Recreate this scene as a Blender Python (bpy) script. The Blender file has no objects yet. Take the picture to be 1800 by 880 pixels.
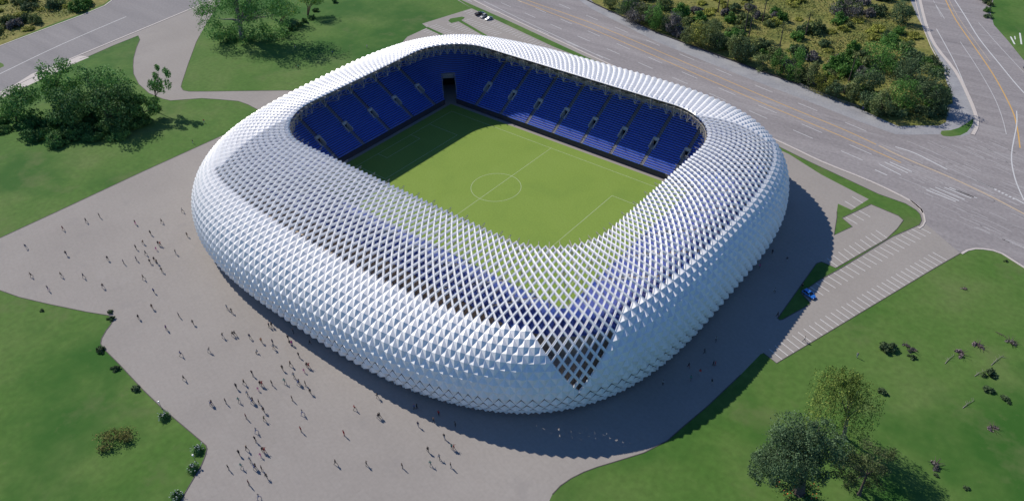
import bpy, math, random
import numpy as np
from mathutils import Vector, Matrix

random.seed(7)
RNG = np.random.default_rng(7)
C = bpy.context.scene.collection
PI = math.pi

# ---------------------------------------------------------------- camera (surveyed from the pitch markings, metres)
CAM = np.array([198.93, -202.62, 147.91])
YAW, PIT, ROLL, FPX = math.radians(-39.6835), math.radians(38.4972), math.radians(-1.9973), 1287.33
_F = np.array([math.sin(YAW)*math.cos(PIT), math.cos(YAW)*math.cos(PIT), -math.sin(PIT)])
_R0 = np.array([math.cos(YAW), -math.sin(YAW), 0.0])
_U0 = np.cross(_R0, _F)
_R = math.cos(ROLL)*_R0 + math.sin(ROLL)*_U0
_U = -math.sin(ROLL)*_R0 + math.cos(ROLL)*_U0


def G(px, py, z=0.0):
    """survey point: where the sight line of photo point (px, py) meets height z"""
    d = _F*FPX + _R*(px-900) - _U*(py-440)
    p = CAM + d*((z-CAM[2])/d[2])
    return Vector((p[0], p[1], z))


def pix(p):
    d = np.array(p, float) - CAM
    z = d @ _F
    return 900 + FPX*(d @ _R)/z, 440 - FPX*(d @ _U)/z


cam = bpy.data.objects.new('camera', bpy.data.cameras.new('camera'))
C.objects.link(cam)
cam.data.sensor_width = 36
cam.data.lens = FPX/1800*36
cam.data.clip_end = 6000
cam.data.clip_start = 1
M = Matrix(((_R[0], _U[0], -_F[0], CAM[0]), (_R[1], _U[1], -_F[1], CAM[1]), (_R[2], _U[2], -_F[2], CAM[2]), (0, 0, 0, 1)))
cam.matrix_world = M
bpy.context.scene.camera = cam

# ---------------------------------------------------------------- light
SUN_EL = math.radians(40.0)
SH_AZ = math.radians(-7.0)            # direction the shadows run (from +x)
w = bpy.data.worlds.new('World')
bpy.context.scene.world = w
w.use_nodes = True
nt = w.node_tree
bg = nt.nodes['Background']
sky = nt.nodes.new('ShaderNodeTexSky')
sky.sky_type = 'NISHITA'
sky.sun_disc = False
sky.sun_elevation = SUN_EL
sky.sun_rotation = math.radians(270) - SH_AZ * 1.0
sky.air_density = 1.0
sky.dust_density = 0.3
sky.ozone_density = 2.0
tint = nt.nodes.new('ShaderNodeMix')
tint.data_type = 'RGBA'
tint.blend_type = 'MULTIPLY'
tint.inputs[0].default_value = 1.0
tint.inputs[7].default_value = (0.64, 0.93, 1.34, 1)
nt.links.new(sky.outputs[0], tint.inputs[6])
nt.links.new(tint.outputs[2], bg.inputs[0])
bg.inputs[1].default_value = 0.08
sl = bpy.data.lights.new('sun', 'SUN')
sl.energy = 4.9
sl.angle = math.radians(0.5)
sl.color = (1.0, 0.935, 0.84)
so = bpy.data.objects.new('sun', sl)
C.objects.link(so)
sd = Vector((math.cos(SH_AZ)*math.cos(SUN_EL), math.sin(SH_AZ)*math.cos(SUN_EL), -math.sin(SUN_EL)))
so.rotation_euler = sd.to_track_quat('-Z', 'Y').to_euler()
so.location = (-200, 0, 200)
sc = bpy.context.scene
sc.view_settings.view_transform = 'Standard'
sc.view_settings.look = 'None'
sc.view_settings.exposure = 0
sc.render.engine = 'CYCLES'
sc.cycles.max_bounces = 6


# ---------------------------------------------------------------- materials
def mat(name, rough=0.7, metal=0.0, spec=0.5):
    m = bpy.data.materials.new(name)
    m.use_nodes = True
    b = m.node_tree.nodes['Principled BSDF']
    b.inputs['Roughness'].default_value = rough
    b.inputs['Metallic'].default_value = metal
    b.inputs['Specular IOR Level'].default_value = spec
    return m, m.node_tree, b


def plain(name, col, rough=0.7, metal=0.0, spec=0.5, var=0.0):
    """one colour with per-piece and fine noise variation"""
    m, t, b = mat(name, rough, metal, spec)
    if var <= 0:
        var = 0.05
    tc = t.nodes.new('ShaderNodeTexCoord')
    n = t.nodes.new('ShaderNodeTexNoise')
    n.inputs['Scale'].default_value = 3.0
    n.inputs['Detail'].default_value = 3
    t.links.new(tc.outputs['Object'], n.inputs['Vector'])
    r = t.nodes.new('ShaderNodeValToRGB')
    r.color_ramp.elements[0].position = 0.3
    r.color_ramp.elements[1].position = 0.7
    r.color_ramp.elements[0].color = (*[c*(1-var) for c in col], 1)
    r.color_ramp.elements[1].color = (*[min(1, c*(1+var)) for c in col], 1)
    t.links.new(n.outputs['Fac'], r.inputs['Fac'])
    t.links.new(r.outputs['Color'], b.inputs['Base Color'])
    return m


def ground_mat(name, cols, scale_big, scale_fine, fine_amt=0.25, rough=0.95, stretch=None, rot=0.0, bump=0.0, mid=None, spots=None):
    m, t, b = mat(name, rough, 0, 0.2)
    L = t.links
    tc = t.nodes.new('ShaderNodeTexCoord')
    src = tc.outputs['Object']
    if stretch:
        mp = t.nodes.new('ShaderNodeMapping')
        mp.inputs['Rotation'].default_value = (0, 0, rot)
        mp.inputs['Scale'].default_value = stretch
        mp.vector_type = 'TEXTURE' if False else 'POINT'
        L.new(src, mp.inputs['Vector'])
        src2 = mp.outputs['Vector']
    else:
        src2 = src
    n1 = t.nodes.new('ShaderNodeTexNoise')
    n1.inputs['Scale'].default_value = scale_big
    n1.inputs['Detail'].default_value = 6
    n1.inputs['Roughness'].default_value = 0.6
    n1.inputs['Distortion'].default_value = 0.4
    L.new(src2, n1.inputs['Vector'])
    r = t.nodes.new('ShaderNodeValToRGB')
    el = r.color_ramp.elements
    k = len(cols)
    el[0].position = 0.28
    el[0].color = (*cols[0], 1)
    el[1].position = 0.72
    el[1].color = (*cols[-1], 1)
    for i in range(1, k-1):
        e = el.new(0.28 + 0.44*i/(k-1))
        e.color = (*cols[i], 1)
    L.new(n1.outputs['Fac'], r.inputs['Fac'])
    n2 = t.nodes.new('ShaderNodeTexNoise')
    n2.inputs['Scale'].default_value = scale_fine
    n2.inputs['Detail'].default_value = 4
    L.new(src, n2.inputs['Vector'])
    mr = t.nodes.new('ShaderNodeMapRange')
    mr.inputs[1].default_value = 0.25
    mr.inputs[2].default_value = 0.75
    mr.inputs[3].default_value = 1-fine_amt
    mr.inputs[4].default_value = 1+fine_amt
    L.new(n2.outputs['Fac'], mr.inputs[0])
    mx = t.nodes.new('ShaderNodeMix')
    mx.data_type = 'RGBA'
    mx.blend_type = 'MULTIPLY'
    mx.inputs[0].default_value = 1.0
    L.new(r.outputs['Color'], mx.inputs[6])
    cb = t.nodes.new('ShaderNodeCombineColor')
    for i in range(3):
        L.new(mr.outputs[0], cb.inputs[i])
    L.new(cb.outputs[0], mx.inputs[7])
    out = mx.outputs[2]
    if spots:                       # (colour, scale, threshold) larger patches
        for col, s_, th, amt in spots:
            n3 = t.nodes.new('ShaderNodeTexNoise')
            n3.inputs['Scale'].default_value = s_
            n3.inputs['Detail'].default_value = 5
            n3.inputs['Roughness'].default_value = 0.65
            L.new(src2, n3.inputs['Vector'])
            m3 = t.nodes.new('ShaderNodeMapRange')
            m3.inputs[1].default_value = th
            m3.inputs[2].default_value = th+0.12
            m3.inputs[3].default_value = 0
            m3.inputs[4].default_value = amt
            L.new(n3.outputs['Fac'], m3.inputs[0])
            mm = t.nodes.new('ShaderNodeMix')
            mm.data_type = 'RGBA'
            L.new(m3.outputs[0], mm.inputs[0])
            L.new(out, mm.inputs[6])
            mm.inputs[7].default_value = (*col, 1)
            out = mm.outputs[2]
    L.new(out, b.inputs['Base Color'])
    if bump:
        bp = t.nodes.new('ShaderNodeBump')
        bp.inputs['Strength'].default_value = bump
        bp.inputs['Distance'].default_value = 0.3
        L.new(n2.outputs['Fac'], bp.inputs['Height'])
        L.new(bp.outputs[0], b.inputs['Normal'])
    return m


def leaf_mat(name, c0, c1, c2=None, trans=0.2, gain=2.5):
    c0, c1 = [v*gain for v in c0], [v*gain for v in c1]
    c2 = [v*gain*.85 for v in c2] if c2 else None
    m, t, b = mat(name, 0.75, 0, 0.15)
    g = t.nodes.new('ShaderNodeNewGeometry')
    r = t.nodes.new('ShaderNodeValToRGB')
    r.color_ramp.elements[0].color = (*c0, 1)
    r.color_ramp.elements[1].color = (*c1, 1)
    if c2:
        r.color_ramp.elements[1].position = 0.85
        e = r.color_ramp.elements.new(1.0)
        e.color = (*c2, 1)
    t.links.new(g.outputs['Random Per Island'], r.inputs['Fac'])
    # broad clumps lighter and darker
    tc = t.nodes.new('ShaderNodeTexCoord')
    n = t.nodes.new('ShaderNodeTexNoise')
    n.inputs['Scale'].default_value = 0.45
    n.inputs['Detail'].default_value = 3
    t.links.new(tc.outputs['Object'], n.inputs['Vector'])
    mr = t.nodes.new('ShaderNodeMapRange')
    mr.inputs[1].default_value = 0.3
    mr.inputs[2].default_value = 0.7
    mr.inputs[3].default_value = 0.6
    mr.inputs[4].default_value = 1.35
    t.links.new(n.outputs['Fac'], mr.inputs[0])
    oi = t.nodes.new('ShaderNodeObjectInfo')
    mr2 = t.nodes.new('ShaderNodeMapRange')
    mr2.inputs[3].default_value = 0.8
    mr2.inputs[4].default_value = 1.2
    t.links.new(oi.outputs['Random'], mr2.inputs[0])
    mu = t.nodes.new('ShaderNodeMath')
    mu.operation = 'MULTIPLY'
    t.links.new(mr.outputs[0], mu.inputs[0])
    t.links.new(mr2.outputs[0], mu.inputs[1])
    vm = t.nodes.new('ShaderNodeVectorMath')
    vm.operation = 'SCALE'
    t.links.new(r.outputs['Color'], vm.inputs[0])
    t.links.new(mu.outputs[0], vm.inputs['Scale'])
    t.links.new(vm.outputs[0], b.inputs['Base Color'])
    tr = t.nodes.new('ShaderNodeBsdfTranslucent')
    t.links.new(vm.outputs[0], tr.inputs['Color'])
    ms = t.nodes.new('ShaderNodeMixShader')
    ms.inputs[0].default_value = trans
    out = t.nodes['Material Output']
    t.links.new(b.outputs[0], ms.inputs[1])
    t.links.new(tr.outputs[0], ms.inputs[2])
    t.links.new(ms.outputs[0], out.inputs['Surface'])
    return m


# ---------------------------------------------------------------- mesh helpers
class MB:
    def __init__(s):
        s.v, s.f, s.m = [], [], []

    def add(s, verts, faces, mi=0):
        o = len(s.v)
        s.v.extend([tuple(map(float, p)) for p in verts])
        s.f.extend([tuple(i+o for i in f) for f in faces])
        s.m.extend([mi]*len(faces))
        return s

    def quad(s, a, b, c, d, mi=0):
        return s.add([a, b, c, d], [(0, 1, 2, 3)], mi)

    def tri(s, a, b, c, mi=0):
        return s.add([a, b, c], [(0, 1, 2)], mi)

    def box(s, c, sx, sy, sz, rz=0.0, mi=0):
        ca, sa = math.cos(rz), math.sin(rz)
        vs = []
        for dz in (-.5, .5):
            for dx, dy in ((-.5, -.5), (.5, -.5), (.5, .5), (-.5, .5)):
                x, y = dx*sx, dy*sy
                vs.append((c[0]+x*ca-y*sa, c[1]+x*sa+y*ca, c[2]+dz*sz))
        return s.add(vs, [(3, 2, 1, 0), (4, 5, 6, 7), (0, 1, 5, 4), (1, 2, 6, 5), (2, 3, 7, 6), (3, 0, 4, 7)], mi)

    def tube(s, pts, rad, n=6, mi=0, cap=True):
        """tapered tube through pts"""
        pts = [Vector(p) for p in pts]
        if not hasattr(rad, '__len__'):
            rad = [rad]*len(pts)
        rings = []
        ref = Vector((0, 0, 1))
        for i, p in enumerate(pts):
            d = (pts[min(i+1, len(pts)-1)] - pts[max(i-1, 0)])
            d = d.normalized() if d.length > 1e-9 else Vector((0, 0, 1))
            a = d.cross(ref)
            if a.length < 0.05:
                a = d.cross(Vector((1, 0, 0)))
            a.normalize()
            b = d.cross(a)
            rings.append([p + (a*math.cos(2*PI*k/n) + b*math.sin(2*PI*k/n))*rad[i] for k in range(n)])
        vs = [v for r in rings for v in r]
        fs = []
        for i in range(len(pts)-1):
            for k in range(n):
                fs.append((i*n+k, i*n+(k+1) % n, (i+1)*n+(k+1) % n, (i+1)*n+k))
        if cap:
            fs.append(tuple(range(n-1, -1, -1)))
            fs.append(tuple((len(pts)-1)*n+k for k in range(n)))
        return s.add(vs, fs, mi)

    def mesh(s, name, mats):
        me = bpy.data.meshes.new(name)
        me.from_pydata(s.v, [], s.f)
        for m in (mats if isinstance(mats, (list, tuple)) else [mats]):
            me.materials.append(m)
        if len(s.m):
            me.polygons.foreach_set('material_index', s.m)
        me.update()
        return me

    def build(s, name, mats, parent=None, loc=None):
        o = bpy.data.objects.new(name, s.mesh(name, mats))
        C.objects.link(o)
        if parent is not None:
            o.parent = parent
        if loc is not None:
            o.location = loc
        return o


def tag(o, label=None, cat=None, group=None, kind=None):
    if label:
        o['label'] = label
    if cat:
        o['category'] = cat
    if group:
        o['group'] = group
    if kind:
        o['kind'] = kind
    return o


def empty(name, loc=(0, 0, 0), rz=0.0, label=None, cat=None, group=None):
    o = bpy.data.objects.new(name, None)
    o.empty_display_size = 0.5
    C.objects.link(o)
    o.location = loc
    o.rotation_euler = (0, 0, rz)
    return tag(o, label, cat, group)


def copy_tree(o, parent=None):
    c = o.copy()
    C.objects.link(c)
    if parent is not None:
        c.parent = parent
    for ch in list(o.children):
        copy_tree(ch, c)
    return c


def smooth(pts, n=4, closed=False):
    """Catmull-Rom through 2-D points"""
    P = [Vector((p[0], p[1], 0)) for p in pts]
    out = []
    k = len(P)
    rng = range(k) if closed else range(k-1)
    for i in rng:
        p0 = P[(i-1) % k] if (closed or i > 0) else P[i]
        p1 = P[i]
        p2 = P[(i+1) % k]
        p3 = P[(i+2) % k] if (closed or i+2 < k) else P[(i+1) % k]
        for j in range(n):
            t = j/n
            out.append(0.5*((2*p1) + (p2-p0)*t + (2*p0-5*p1+4*p2-p3)*t*t + (3*p1-p0-3*p2+p3)*t**3))
    if not closed:
        out.append(P[-1])
    return out


def sheet(name, pts, z, m, kind='structure'):
    """flat n-gon sheet"""
    mb = MB()
    P = [(p[0], p[1], z) for p in pts]
    a = sum(P[i][0]*P[(i+1) % len(P)][1]-P[(i+1) % len(P)][0]*P[i][1] for i in range(len(P)))
    if a < 0:
        P = P[::-1]
    mb.add(P, [tuple(range(len(P)))])
    return tag(mb.build(name, m), kind=kind)


def ribbon(mb, pts, width, z, h=0.0, mi=0):
    """flat strip (or low box strip when h > 0) along a polyline"""
    P = [Vector((p[0], p[1], 0)) for p in pts]
    L_, R_ = [], []
    for i, p in enumerate(P):
        d = (P[min(i+1, len(P)-1)] - P[max(i-1, 0)]).normalized()
        nrm = Vector((-d.y, d.x, 0))
        L_.append(p + nrm*width/2)
        R_.append(p - nrm*width/2)
    for i in range(len(P)-1):
        a, b, c, d = R_[i], R_[i+1], L_[i+1], L_[i]
        up = Vector((0, 0, z+h))
        mb.quad(a+up, b+up, c+up, d+up, mi)
        if h > 0:
            dn = Vector((0, 0, z))
            mb.quad(a+dn, b+dn, b+up, a+up, mi)
            mb.quad(c+dn, d+dn, d+up, c+up, mi)
    return mb


def gp(*pts):
    return [G(*p) for p in pts]

# ================================================================ STADIUM
M_white = None
def panel_mat(name, base, rough, metal):
    m, t, b = mat(name, rough, metal, 0.5)
    g = t.nodes.new('ShaderNodeNewGeometry')
    tc = t.nodes.new('ShaderNodeTexCoord')
    n = t.nodes.new('ShaderNodeTexNoise')
    n.inputs['Scale'].default_value = 0.8
    n.inputs['Detail'].default_value = 5
    t.links.new(tc.outputs['Object'], n.inputs['Vector'])
    ad = t.nodes.new('ShaderNodeMath')
    ad.operation = 'ADD'
    t.links.new(g.outputs['Random Per Island'], ad.inputs[0])
    t.links.new(n.outputs['Fac'], ad.inputs[1])
    mr = t.nodes.new('ShaderNodeMapRange')
    mr.inputs[1].default_value = 0.2
    mr.inputs[2].default_value = 1.8
    mr.inputs[3].default_value = 0.90
    mr.inputs[4].default_value = 1.08
    t.links.new(ad.outputs[0], mr.inputs[0])
    vm = t.nodes.new('ShaderNodeVectorMath')
    vm.operation = 'SCALE'
    vm.inputs[0].default_value = base
    t.links.new(mr.outputs[0], vm.inputs['Scale'])
    t.links.new(vm.outputs[0], b.inputs['Base Color'])
    return m

M_panel = panel_mat('white_panel', (0.90, 0.885, 0.86), 0.38, 0.0)
M_rib = panel_mat('white_rib', (0.90, 0.885, 0.86), 0.42, 0.0)
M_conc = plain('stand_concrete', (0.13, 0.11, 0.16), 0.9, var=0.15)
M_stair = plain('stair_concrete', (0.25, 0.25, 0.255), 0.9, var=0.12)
M_portal = plain('portal_concrete', (0.5, 0.5, 0.5), 0.8, var=0.08)
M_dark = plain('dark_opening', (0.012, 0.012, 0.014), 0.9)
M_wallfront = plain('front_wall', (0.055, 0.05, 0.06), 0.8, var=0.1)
M_seat = plain('blue_seat', (0.08, 0.175, 0.66), 0.5, 0, 0.4, var=0.14)
M_steel = plain('cream_steel', (0.46, 0.40, 0.32), 0.5, 0.1, var=0.08)
M_back = plain('concourse_wall', (0.46, 0.39, 0.34), 0.9, var=0.2)
M_walk = plain('pitchside_walk', (0.27, 0.245, 0.22), 0.9, var=0.1)

# plan of the opening (rounded rectangle) and of the outer bulge
IX, IY, IA, IB, IR, IH = 52.4, -33.63, 64.2, 47.25, 21.22, 26.0
OQ = [93.5, 85.4, 3.11, 54.1, -40.6, 0.0218, -0.0068, 0.0098]
ZC, WB, EXPO, ZB = 6.3, 0.94, 2.5, 1.0


def inner_c(psi):
    dx, dy = IA*np.cos(psi), IB*np.sin(psi)
    ax, ay = abs(dx), abs(dy)
    k = 1/np.maximum(ax/IA, ay/IB)
    x, y = ax*k, ay*k
    mm = (x > IA-IR) & (y > IB-IR)
    px, py = IA-IR, IB-IR
    A = ax**2+ay**2
    Bq = -2*(ax*px+ay*py)
    Cq = px*px+py*py-IR*IR
    kk = (-Bq+np.sqrt(np.maximum(Bq*Bq-4*A*Cq, 0)))/(2*A)
    k = np.where(mm, kk, k)
    return np.c_[IX+dx*k, IY+dy*k]


def outer_c(psi):
    A, B, n, ox, oy, rot, c3, s3 = OQ
    k = (abs(np.cos(psi))**n+abs(np.sin(psi))**n)**(-1/n)
    g = k*(1+c3*np.cos(3*psi)+s3*np.sin(3*psi))
    x, y = A*np.cos(psi)*g, B*np.sin(psi)*g
    return np.c_[ox+math.cos(rot)*x-math.sin(rot)*y, oy+math.sin(rot)*x+math.cos(rot)*y]


NCOL, NROW = 208, 28
# columns at equal steps of the mean of both curves
ps = np.linspace(0, 2*PI, 7201)
ic, oc = inner_c(ps), outer_c(ps)
li = np.r_[0, np.cumsum(np.hypot(*np.diff(ic, axis=0).T))]
lo = np.r_[0, np.cumsum(np.hypot(*np.diff(oc, axis=0).T))]
cumu = 0.55*li/li[-1] + 0.45*lo/lo[-1]
PSI = np.interp(np.arange(2*NCOL)/(2*NCOL), cumu, ps)      # half columns
INN, OUT = inner_c(PSI), outer_c(PSI)


def profile(n=60):
    a = np.linspace(0, PI/2, n)
    e = 2/EXPO
    up = np.c_[np.sin(a)**e, ZC+(IH-ZC)*np.cos(a)**e]
    s = np.linspace(0, 1, n//2)
    dn = np.c_[1-(1-WB)*s**2, ZC+(ZB-ZC)*s]
    return np.concatenate([up, dn[1:]])


PR = profile()
GRID = np.zeros((2*NCOL, NROW+1, 3))
for h in range(2*NCOL):
    D = np.hypot(*(OUT[h]-INN[h]))
    q = np.c_[PR[:, 0]*D, PR[:, 1]]
    L_ = np.r_[0, np.cumsum(np.hypot(*np.diff(q, axis=0).T))]
    s = np.linspace(0, 1, NROW+1)
    s = s**1.0
    wv = np.interp(s*L_[-1], L_, PR[:, 0])
    zv = np.interp(s*L_[-1], L_, PR[:, 1])
    GRID[h, :, :2] = INN[h]*(1-wv[:, None]) + OUT[h]*wv[:, None]
    GRID[h, :, 2] = zv


def gpt(h, j):
    return GRID[h % (2*NCOL), min(max(j, 0), NROW)]


def near_h(px, py, j):
    best = min(range(2*NCOL), key=lambda h: (pix(GRID[h, j])[0]-px)**2+(pix(GRID[h, j])[1]-py)**2)
    return best


R0 = 14                                           # rows of open lattice on the near sides
H_TIP = near_h(1026, 688, 24) - 0
if (H_TIP + 23) % 2 == 0:
    H_TIP -= 1
H_L = near_h(507, 206, 0)                         # lattice starts on the left
H_Rr = near_h(1226, 203, 0)                       # and on the right


def is_open(h, j):
    """diamond centred on half column h, row j"""
    dt = (h - H_TIP + NCOL) % (2*NCOL) - NCOL
    if abs(dt) <= 23 - j:
        return True
    if j > R0:
        return False
    dl = (h - H_L) % (2*NCOL)
    dr = (H_Rr - h) % (2*NCOL)
    span = (H_Rr - H_L) % (2*NCOL)
    if (h - H_L) % (2*NCOL) > span:
        return False
    return dl >= j*0.85 and dr >= j*0.85


stadium = empty('stadium', (52.5, -34, 0), 0, 'white rounded stadium clad in diamond shaped pyramid panels, open roof over blue seats', 'stadium')
SO = Vector((52.5, -34, 0))


def sbuild(mb, name, mats, parent=None):
    p = parent if parent is not None else stadium
    o = mb.build(name, mats, p)
    o.location = -SO if p is stadium else (0, 0, 0)
    return o


fac, lat = MB(), MB()
for j in range(0, NROW+1):
    for h in range(2*NCOL):
        if (h + j) % 2 == 0:
            continue
        Lp, Rp, Tp, Bp, Cp = (np.array(gpt(h-1, j)), np.array(gpt(h+1, j)), np.array(gpt(h, j-1)), np.array(gpt(h, j+1)), np.array(gpt(h, j)))
        nrm = np.cross(Rp-Lp, Tp-Bp)
        nl = np.linalg.norm(nrm)
        if nl < 1e-6:
            continue
        nrm = nrm/nl
        wd = np.linalg.norm(Rp-Lp)
        op = is_open(h, j)
        if j in (0, NROW):
            # half cells along the rims
            if j == 0:
                if op:
                    a, b, c = Lp, Bp, Rp
                    ctr = (Lp+Rp+Bp)/3 - nrm*0.5
                    hole = [ctr+(q-nrm*0.5-ctr)*0.5 for q in (a, b, c)]
                    lat.quad(a, b, hole[1], hole[0]); lat.quad(b, c, hole[2], hole[1])
                else:
                    ap = (Lp+Rp)/2*0.6+Bp*0.4 + nrm*wd*0.24
                    fac.tri(Lp, Bp, ap); fac.tri(Bp, Rp, ap); fac.tri(Rp, Lp, ap)
            else:
                ap = (Lp+Rp)/2*0.6+Tp*0.4 + nrm*wd*0.3
                lowp = (Lp+Rp)/2 + np.array([0, 0, -0.25])
                fac.tri(Rp, Tp, ap); fac.tri(Tp, Lp, ap); fac.tri(Lp, lowp, ap); fac.tri(lowp, Rp, ap)
            continue
        ring = [Tp, Lp, Bp, Rp]
        if op:
            cap = [Cp+(q-Cp)*0.81 for q in ring]
            cap = [q + nrm*0.12 for q in cap]
            kh = 0.57+0.09*min(1.0, ((h-H_L) % (2*NCOL))/110)
            hole = [Cp+(q-Cp)*kh - nrm*0.40 for q in ring]
            for k in range(4):
                k2 = (k+1) % 4
                lat.quad(ring[k], ring[k2], cap[k2], cap[k])
                lat.quad(cap[k], cap[k2], hole[k2], hole[k])
        else:
            apx = (Tp+Lp+Bp+Rp)/4
            mm = apx + nrm*wd*(0.235 if j > 6 else 0.22)
            if j >= 25:
                # lower courses: the upper facets stand off the course above and leave a slit
                mm = apx + nrm*wd*0.27
                T2 = Tp + (mm-Tp)*0.16
                fac.tri(Lp, mm, T2); fac.tri(T2, mm, Rp)
                fac.tri(Lp, Bp, mm); fac.tri(Bp, Rp, mm)
            else:
                for k in range(4):
                    fac.tri(ring[k], ring[(k+1) % 4], mm)
o = sbuild(fac, 'facade_panels', M_panel)
sbuild(lat, 'roof_lattice', M_rib)

# ---- stands: stepped rings round the pitch
PX0, PX1, PY0, PY1 = 0.0, 105.0, -68.0, 0.0
OF, OT, ZF = 6.5, 28.4, 2.0
NR = 26
DO = (OT-OF)/NR
NX = 6                        # extra rows on the near and right sides
DEEP = ('near', 'right', 'near_right')
RISE = 0.58*DO


def ring(off, r, step=0.5):
    """points, normals and side codes around a rounded rectangle at offset off from the pitch"""
    x0, x1, y0, y1 = PX0-off, PX1+off, PY0-off, PY1+off
    out = []
    segs = [((x0+r, y1), (x1-r, y1), (0, 1), 'far'), ((x1, y1-r), (x1, y0+r), (1, 0), 'right'), ((x1-r, y0), (x0+r, y0), (0, -1), 'near'), ((x0, y0+r), (x0, y1-r), (-1, 0), 'left')]
    cs = [((x1-r, y1-r), 90, 0, 'far_right'), ((x1-r, y0+r), 0, -90, 'near_right'), ((x0+r, y0+r), -90, -180, 'near_left'), ((x0+r, y1-r), 180, 90, 'far_left')]
    for (a, b, nn, code), (cc, a0, a1, ccode) in zip(segs, cs):
        L_ = math.hypot(b[0]-a[0], b[1]-a[1])
        n = max(2, round(L_/step))
        for i in range(n):
            t = i/n
            out.append((a[0]+(b[0]-a[0])*t, a[1]+(b[1]-a[1])*t, nn[0], nn[1], code))
        m_ = max(3, round(r*PI/2/step))
        for i in range(m_):
            t = math.radians(a0+(a1-a0)*i/m_)
            out.append((cc[0]+r*math.cos(t), cc[1]+r*math.sin(t), math.cos(t), math.sin(t), ccode))
    return out


AIS_X = [8.0, 21.5, 35.0, 48.4, 61.9, 75.4, 88.9, 102.0]
AIS_Y = [-2.9, -16.6, -30.2, -43.9, -57.6]
V0, V1 = 13.6, 16.6           # offsets between which the vomitories sit


def off_of(x, y):
    dx = max(PX0-x, x-PX1, 0)
    dy = max(PY0-y, y-PY1, 0)
    return dx, dy


def gap(x, y, off, code):
    """(in aisle, in vomitory, in corner tunnel)"""
    a = v = t = False
    if off > 1:
        if y > PY1+5 or y < PY0-5:
            if -3 < x < 108:
                d = min(abs(x-q) for q in AIS_X)
                a = d < 0.75
                v = d < 1.2 and V0 <= off <= V1
        if not a and (x < PX0-5 or x > PX1+5) and -66 < y < 3:
            d = min(abs(y-q) for q in AIS_Y)
            if d < 0.75:
                a = True
            if d < 1.2 and V0 <= off <= V1:
                v = True
    for sx, sy, cx, cy in ((-1, 1, PX0, PY1),):
        ux, uy = (x-cx)*sx, (y-cy)*sy
        if ux > 2 and uy > 2 and abs(ux-uy)/1.414 < 2.7 and (ux+uy)/1.414 < 18.6:
            t = True
    return a, v, t


# front wall of the stands, with the corner left open
fw = MB()
pts = ring(OF, 2.0, 0.7)
for i in range(len(pts)):
    a, b = pts[i], pts[(i+1) % len(pts)]
    if gap((a[0]+b[0])/2+a[2]*.4, (a[1]+b[1])/2+a[3]*.4, OF+.4, a[4])[2]:
        continue
    fw.quad((b[0], b[1], 0), (a[0], a[1], 0), (a[0], a[1], ZF+0.40), (b[0], b[1], ZF+0.40))
    fw.quad((a[0], a[1], ZF+.40), (a[0]+a[2]*.15, a[1]+a[3]*.15, ZF+.40), (b[0]+b[2]*.15, b[1]+b[3]*.15, ZF+.40), (b[0], b[1], ZF+.40))
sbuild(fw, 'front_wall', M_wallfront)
# thin rail on top of the front wall
fr = MB()
pts = ring(OF+0.1, 2.1, 2.0)
for zz in (ZF+0.7, ZF+0.95):
    for i in range(len(pts)):
        a, b = pts[i], pts[(i+1) % len(pts)]
        if gap(a[0], a[1], OF+.4, a[4])[2] or gap(b[0], b[1], OF+.4, b[4])[2]:
            continue
        fr.tube([(a[0], a[1], zz), (b[0], b[1], zz)], 0.03, 4)
        if zz > ZF+.8:
            fr.tube([(a[0], a[1], ZF+.38), (a[0], a[1], zz)], 0.03, 4)
sbuild(fr, 'front_rail', plain('rail_steel', (0.42, 0.45, 0.55), 0.4, 0.5))

# seats, one mesh for each block between two aisles
blocks = {}


def block_id(x, y, code):
    if code in ('far', 'near') or (code not in ('left', 'right') and AIS_X[0] <= x <= AIS_X[-1]):
        k = sum(1 for q in AIS_X if q < x)
        if 0 < k < len(AIS_X):
            return ('far' if y > -34 else 'near', k)
    if -57.6 <= y <= -2.9 and (x < 0 or x > 105):
        k = sum(1 for q in AIS_Y if q > y)
        if 0 < k < len(AIS_Y):
            return ('left' if x < 50 else 'right', k)
    return ('corner', (x > 50, y > -34))


terr = MB()
for k in range(NR+NX):
    o0, o1 = OF+k*DO, OF+(k+1)*DO
    z0, z1 = ZF+k*RISE, ZF+(k+1)*RISE
    r0 = 2.0+(o0-OF)
    pts = ring(o0, r0, 0.7)
    n = len(pts)
    for i in range(n):
        a, b = pts[i], pts[(i+1) % n]
        if k >= NR and a[4] not in DEEP:
            continue
        mx, my = (a[0]+b[0])/2+a[2]*DO/2, (a[1]+b[1])/2+a[3]*DO/2
        ga = gap(mx, my, o0+DO/2, a[4])
        if ga[1] or ga[2]:
            continue
        A0 = (a[0], a[1], z0); B0 = (b[0], b[1], z0)
        A1 = (a[0]+a[2]*DO, a[1]+a[3]*DO, z0); B1 = (b[0]+b[2]*DO, b[1]+b[3]*DO, z0)
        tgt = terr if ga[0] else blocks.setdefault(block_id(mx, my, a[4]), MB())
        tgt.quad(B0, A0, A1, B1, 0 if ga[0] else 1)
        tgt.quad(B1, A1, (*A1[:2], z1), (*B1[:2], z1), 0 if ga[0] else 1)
sbuild(terr, 'terrace', M_conc)


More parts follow.
